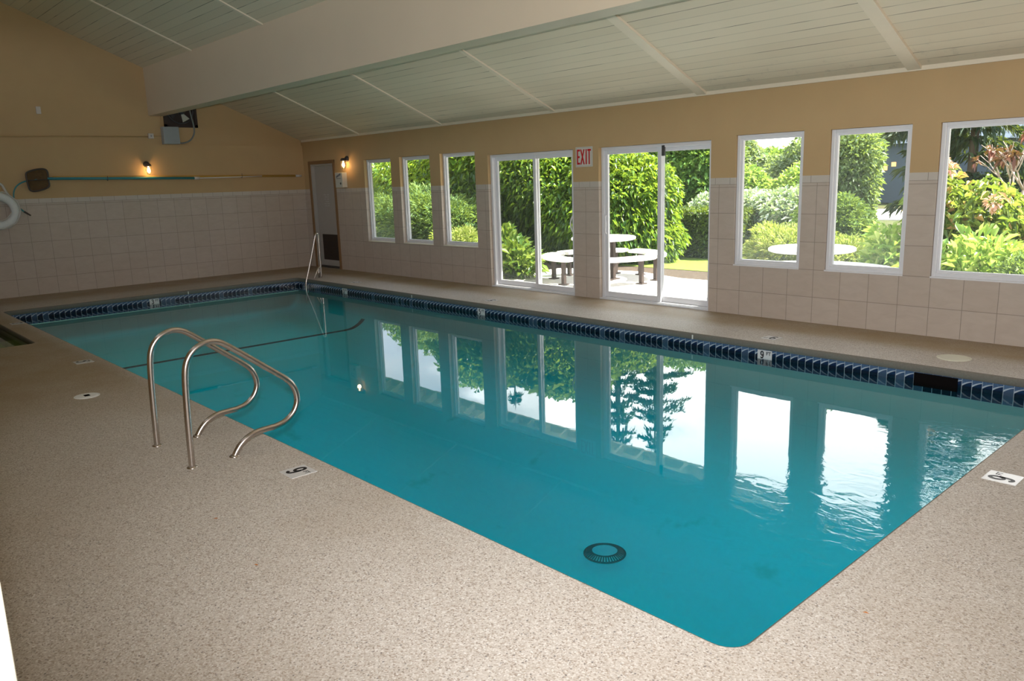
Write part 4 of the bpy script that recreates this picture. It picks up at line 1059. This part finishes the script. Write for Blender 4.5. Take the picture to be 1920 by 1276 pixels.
# clipped hedge: a box of leaves
def clipped_hedge(x0, x1, y0, y1, h, label):
    cx, cy = (x0+x1)/2, (y0+y1)/2
    t = tag(empty('clipped_hedge', (cx, cy, GZ)), label, 'hedge')
    n = 16000; W, Dp = (x1-x0)/2, (y1-y0)/2
    q = RNG.random((n, 3))*2-1; f = RNG.integers(0, 5, n)
    P = q*np.array([W, Dp, h/2])+np.array([0, 0, h/2]); N_ = np.zeros((n, 3))
    for k, (ax, sg) in enumerate(((0, 1), (0, -1), (1, -1), (1, -1), (2, 1))):
        msk = f == k; P[msk, ax] = (sg*(W, Dp, h/2)[ax]) + (h/2 if ax == 2 else 0) + RNG.normal(size=msk.sum())*0.025; N_[msk, ax] = sg
    D = N_*0.8+RNG.normal(size=P.shape)*0.6+np.array([0, 0, 0.3])
    V, F = leaves_mesh(P, D, 0.08, 0.5)
    V[:, 2] = np.maximum(V[:, 2], 0)
    o = mesh_from('foliage', V, F, LM['hedge'], t)
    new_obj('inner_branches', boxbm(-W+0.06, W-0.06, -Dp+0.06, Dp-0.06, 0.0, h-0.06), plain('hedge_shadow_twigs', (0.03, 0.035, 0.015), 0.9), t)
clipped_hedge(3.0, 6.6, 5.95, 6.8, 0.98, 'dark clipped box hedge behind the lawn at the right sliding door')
# behind the second table
bush('juniper_bush', 'bush', 'spreading golden juniper behind the second picnic table',
     [(8.7, 4.6, 0.22, 0.95, 0.8, 0.52), (9.7, 4.4, 0.15, 0.8, 0.7, 0.42)], 11000, 0.12, 0.16, 'gold_juniper', upb=0.2, rnd=0.35, k=8.0, rough=1.6)
bush('pale_shrub', 'shrub', 'wide pale grey-green shrub in the middle of the window right of the doors',
     [(7.3, 7.2, 0.6, 1.1, 0.7, 0.72), (6.3, 7.5, 0.55, 0.8, 0.7, 0.75)], 7500, 0.14, 0.42, 'pale', k=9.0)
bush('bright_shrub', 'shrub', 'tall yellow-green shrub above the pale shrub in the window right of the doors',
     [(6.25, 9.6, 0.95, 0.72, 0.7, 0.88), (5.0, 9.2, 0.95, 0.68, 0.6, 0.88)], 8000, 0.13, 0.4, 'bright', k=10.0)
bush('garden_tree', 'tree', 'grey-green tree behind the yellow shrub in the window right of the doors',
     [(3.9, 14.0, 1.1, 0.9, 0.9, 1.42), (2.75, 14.4, 0.9, 0.8, 0.8, 1.22), (1.7, 14.2, 1.2, 0.9, 1.0, 1.75)], 11000, 0.16, 0.42, 'grey_tree', stem=[(0, 0, 0.12)], k=11.0)
# middle window
bush('garden_tree', 'tree', 'slender green tree with a visible trunk in the second window from the right',
     [(8.78, 6.3, 1.75, 0.60, 0.55, 0.82), (8.95, 6.3, 1.05, 0.34, 0.34, 0.55)], 6500, 0.10, 0.42, 'slender_tree', stem=[(0.14, 0, 0.05)], k=12.0, core=0.5, depth=0.6)
bush('small_conifer', 'conifer', 'small rounded conifer left of the slender tree',
     [(9.15, 5.3, 0.55, 0.52, 0.45, 0.72)], 5200, 0.11, 0.22, 'juniper', upb=0.5, k=13.0)
bush('bright_shrub', 'shrub', 'yellow-green shrub top just behind the small conifer',
     [(8.35, 6.0, 0.75, 0.4, 0.35, 0.58)], 2600, 0.10, 0.4, 'bright', k=13.5)
bush('laurel_shrub', 'shrub', 'bright glossy young laurel at the lower right of the second window from the right',
     [(10.95, 3.3, 0.33, 0.54, 0.45, 0.54)], 1500, 0.18, 0.34, 'bright', upb=0.5, k=14.0, depth=0.7, core=0.4)
# right window
bush('rhododendron', 'shrub', 'large rhododendron with yellow-green leaves and peach buds in the right window',
     [(11.8, 3.7, 0.9, 0.62, 0.45, 0.55), (11.28, 3.5, 1.2, 0.34, 0.35, 0.50), (12.4, 3.9, 0.62, 0.45, 0.4, 0.42)], 3300, 0.15, 0.30, 'rhodo', upb=0.05, outb=0.45, droop=0.5, k=15.0, depth=0.6, core=0.45, stem=[(0.05, 0, 0.03), (-0.2, 0.1, 0.025)])
rh = [o for o in COL.objects if o.name.startswith('rhododendron')][0]
for (fx, fy, fz) in ((-0.42, -0.38, 1.80), (-0.55, -0.4, 1.72), (-0.33, -0.4, 1.72), (0.25, -0.42, 1.28), (-0.80, -0.2, 1.45)):
    d = RNG.normal(size=(55, 3)); d /= np.linalg.norm(d, axis=1, keepdims=True)
    V, F = leaves_mesh(np.array([fx, fy, fz])+d*0.06, d, 0.075, 0.5)
    mesh_from('flower_cluster', V, F, LM['flower'], rh)
bush('laurel_shrub', 'shrub', 'low bright laurel along the sill of the right window, left of the ferny plant',
     [(12.25, 2.3, 0.2, 0.55, 0.45, 0.62), (11.75, 2.2, 0.15, 0.3, 0.35, 0.5)], 1900, 0.20, 0.30, 'bright', upb=0.6, rnd=0.6, k=16.0, depth=0.7, core=0.4)
bush('ferny_plant', 'plant', 'fine ferny green plant at the lower right corner of the right window',
     [(13.0, 2.0, 0.15, 0.62, 0.5, 0.50)], 5200, 0.10, 0.2, 'juniper', upb=0.6, k=17.0)
# bare branched small tree with bronze leaf tufts
bt = tag(empty('bare_tree', (11.95, 5.0, GZ)), 'small tree with bare pale branches and bronze leaf tufts in the right window', 'tree')
bm = bmesh.new(); tips = []
def branch(p, d, L, r, lev):
    q = p+d*L; mid = p+d*L*0.5+Vector((random.uniform(-1, 1), random.uniform(-1, 1), 0))*0.04*L
    tube(bm, [p, mid, q], [r, r*0.85, r*0.65], 6)
    if lev == 0: tips.append(q); return
    for _ in range(3 if lev > 1 else 2):
        nd = (d+Vector((random.uniform(-1, 1), random.uniform(-1, 1), random.uniform(-0.2, 0.6)))*0.55).normalized()
        branch(q, nd, L*random.uniform(0.6, 0.85), r*0.62, lev-1)
branch(Vector((0, 0, 0)), Vector((-0.03, 0, 1)), 0.85, 0.042, 4)
new_obj('branches', bm, M_twig, bt, smooth=True)
sel = random.sample(tips, min(16, len(tips)))
pp, dd = [], []
for q in sel:
    d = RNG.normal(size=(16, 3)); d /= np.linalg.norm(d, axis=1, keepdims=True); pp.append(np.array(q)+d*0.02); dd.append(d+np.array([0, 0, -0.2]))
V, F = leaves_mesh(np.concatenate(pp), np.concatenate(dd), 0.11, 0.4, 0.4); mesh_from('foliage', V, F, LM['red'], bt)

# conifers
def fir(x, y, hgt, rad, label, zlow=0.06, dens=1.0, lean=0.0):
    t = tag(empty('fir_tree', (x, y, GZ)), label, 'conifer', None)
    bm = bmesh.new(); tube(bm, [(0, 0, 0), (0, 0, hgt*0.5), (0, 0, hgt*0.98)], [hgt*0.018, hgt*0.012, 0.02], 8); new_obj('trunk', bm, M_bark, t, smooth=True)
    P, D = [], []
    nl = int(hgt*2.1*dens)
    for k in range(nl):
        f = zlow+(1-zlow)*(k+random.random()*0.6)/nl; z = f*hgt; R = rad*(1-f)**0.8*random.uniform(0.65, 1.15)+0.1
        for b in range(9):
            a = random.uniform(0, 2*PI); n = max(8, int(R*48))
            s = RNG.random(n)**0.8; w = 0.13*R*(1-s*0.6); Rb = R*random.uniform(0.7, 1.1)
            dx, dy = math.cos(a), math.sin(a)
            px = dx*Rb*s+RNG.normal(size=n)*w*0.6*abs(dy)+RNG.normal(size=n)*0.03; py = dy*Rb*s+RNG.normal(size=n)*w*0.6*abs(dx)+RNG.normal(size=n)*0.03
            pz = z+0.10*R*s-0.30*R*s*s-RNG.random(n)*0.12
            P.append(np.stack([px, py, pz], 1)); D.append(np.stack([np.full(n, dx), np.full(n, dy), np.full(n, -0.55)], 1)+RNG.normal(size=(n, 3))*0.45)
    V, F = leaves_mesh(np.concatenate(P), np.concatenate(D), 0.24, 0.22, 0.3)
    mesh_from('foliage', V, F, LM['fir'], t)
fir(-9.6, 25, 13.6, 4.6, 'tall broad fir mirrored in the pool right of the door post', dens=0.9)
fir(-12.6, 25.5, 16.5, 3.0, 'tall slim fir mirrored in the pool left of the broad one', dens=0.8)
fir(-17.5, 22, 11.6, 2.4, 'tall fir rising behind the laurel hedge at left', dens=0.7)
fir(9.0, 12.2, 7.0, 2.1, 'dark fir filling the top of the right window behind the bare tree', dens=1.2)
fir(7.3, 13.0, 5.2, 1.7, 'dark fir at the upper right of the second window from the right', dens=1.3, zlow=0.52)
fir(11.6, 12.5, 6.0, 2.0, 'dark fir at the right edge of the right window', dens=1.1)
# far tree belt
for i, (x, y, rx, rz_) in enumerate([(-16, 30, 5, 3.2), (-6, 31, 3.5, 2.0), (7.5, 33.5, 3, 2.3), (12, 31, 6, 4.0), (-26, 22, 5, 3.0)]):
    bush('distant_tree', 'tree', ['distant round tree far behind the laurel bush', 'distant round tree beyond the garden tree at the doors', 'distant round tree beyond the window right of the doors', 'distant broad tree beyond the right window', 'distant tree far left beyond the laurel hedge'][i],
         [(x, y, rz_*0.55, rx, 3, rz_*0.75)], 5000, 0.45, 0.5, 'tree', k=20.0+i, stem=[(0, 0, 0.2)])
# house far behind
hs = tag(empty('house', (-1.0, 34.0, GZ)), 'dark slate house with two small lit windows beyond the road', 'house')
M_slate = plain('slate_siding', (0.055, 0.08, 0.11), 0.7, var=0.1)
M_lit = plain('lit_window', (0.8, 0.5, 0.2), 0.5, emit=(1.0, 0.50, 0.16), estr=1.3, var=0)
new_obj('walls', boxbm(-4.5, 4.5, 0.0, 7.0, 0.0, 3.0), M_slate, hs)
bm = bmesh.new(); v = [bm.verts.new(c) for c in ((-4.8, -0.4, 2.95), (4.8, -0.4, 2.95), (4.8, 3.5, 4.3), (-4.8, 3.5, 4.3), (4.8, 7.4, 2.95), (-4.8, 7.4, 2.95))]
bm.faces.new((v[0], v[1], v[2], v[3])); bm.faces.new((v[3], v[2], v[4], v[5])); bm.faces.new((v[0], v[3], v[5])); bm.faces.new((v[1], v[4], v[2])); bm.faces.new((v[0], v[5], v[4], v[1]))
new_obj('roof', bm, M_slate, hs)
for wx, wz in ((-0.83, 1.76), (-0.41, 1.94)): new_obj('window', boxbm(wx-0.11, wx+0.11, -0.04, 0.01, wz-0.11, wz+0.11), M_lit, hs)

# scraps of dry leaf blown onto the deck
M_scrap = plain('orange_dry_leaf', (0.42, 0.14, 0.03), 0.7, var=0.1)
for sx, sy, sr, lb in ((12.14, -6.98, 0.4, 'tiny orange leaf scrap on the deck left of the camera, nearer of two'), (11.5, -6.9, 1.1, 'tiny orange leaf scrap on the deck in front of the 9 FT tile'), (14.25, -5.5, 0.2, 'tiny orange leaf scrap on the deck at the near right side')):
    bm = bmesh.new()
    v = [bm.verts.new(c) for c in ((-0.013, 0, 0.001), (0.0, 0.004, 0.005), (0.014, 0, 0.001), (0.0, -0.004, 0.003))]
    bm.faces.new((v[0], v[3], v[1])); bm.faces.new((v[3], v[2], v[1]))
    o = tag(new_obj('leaf_scrap', bm, M_scrap), lb, 'leaf', 'leaf scraps on the deck'); o.location = (sx, sy, 0.0); o.rotation_euler = (0, 0, sr)
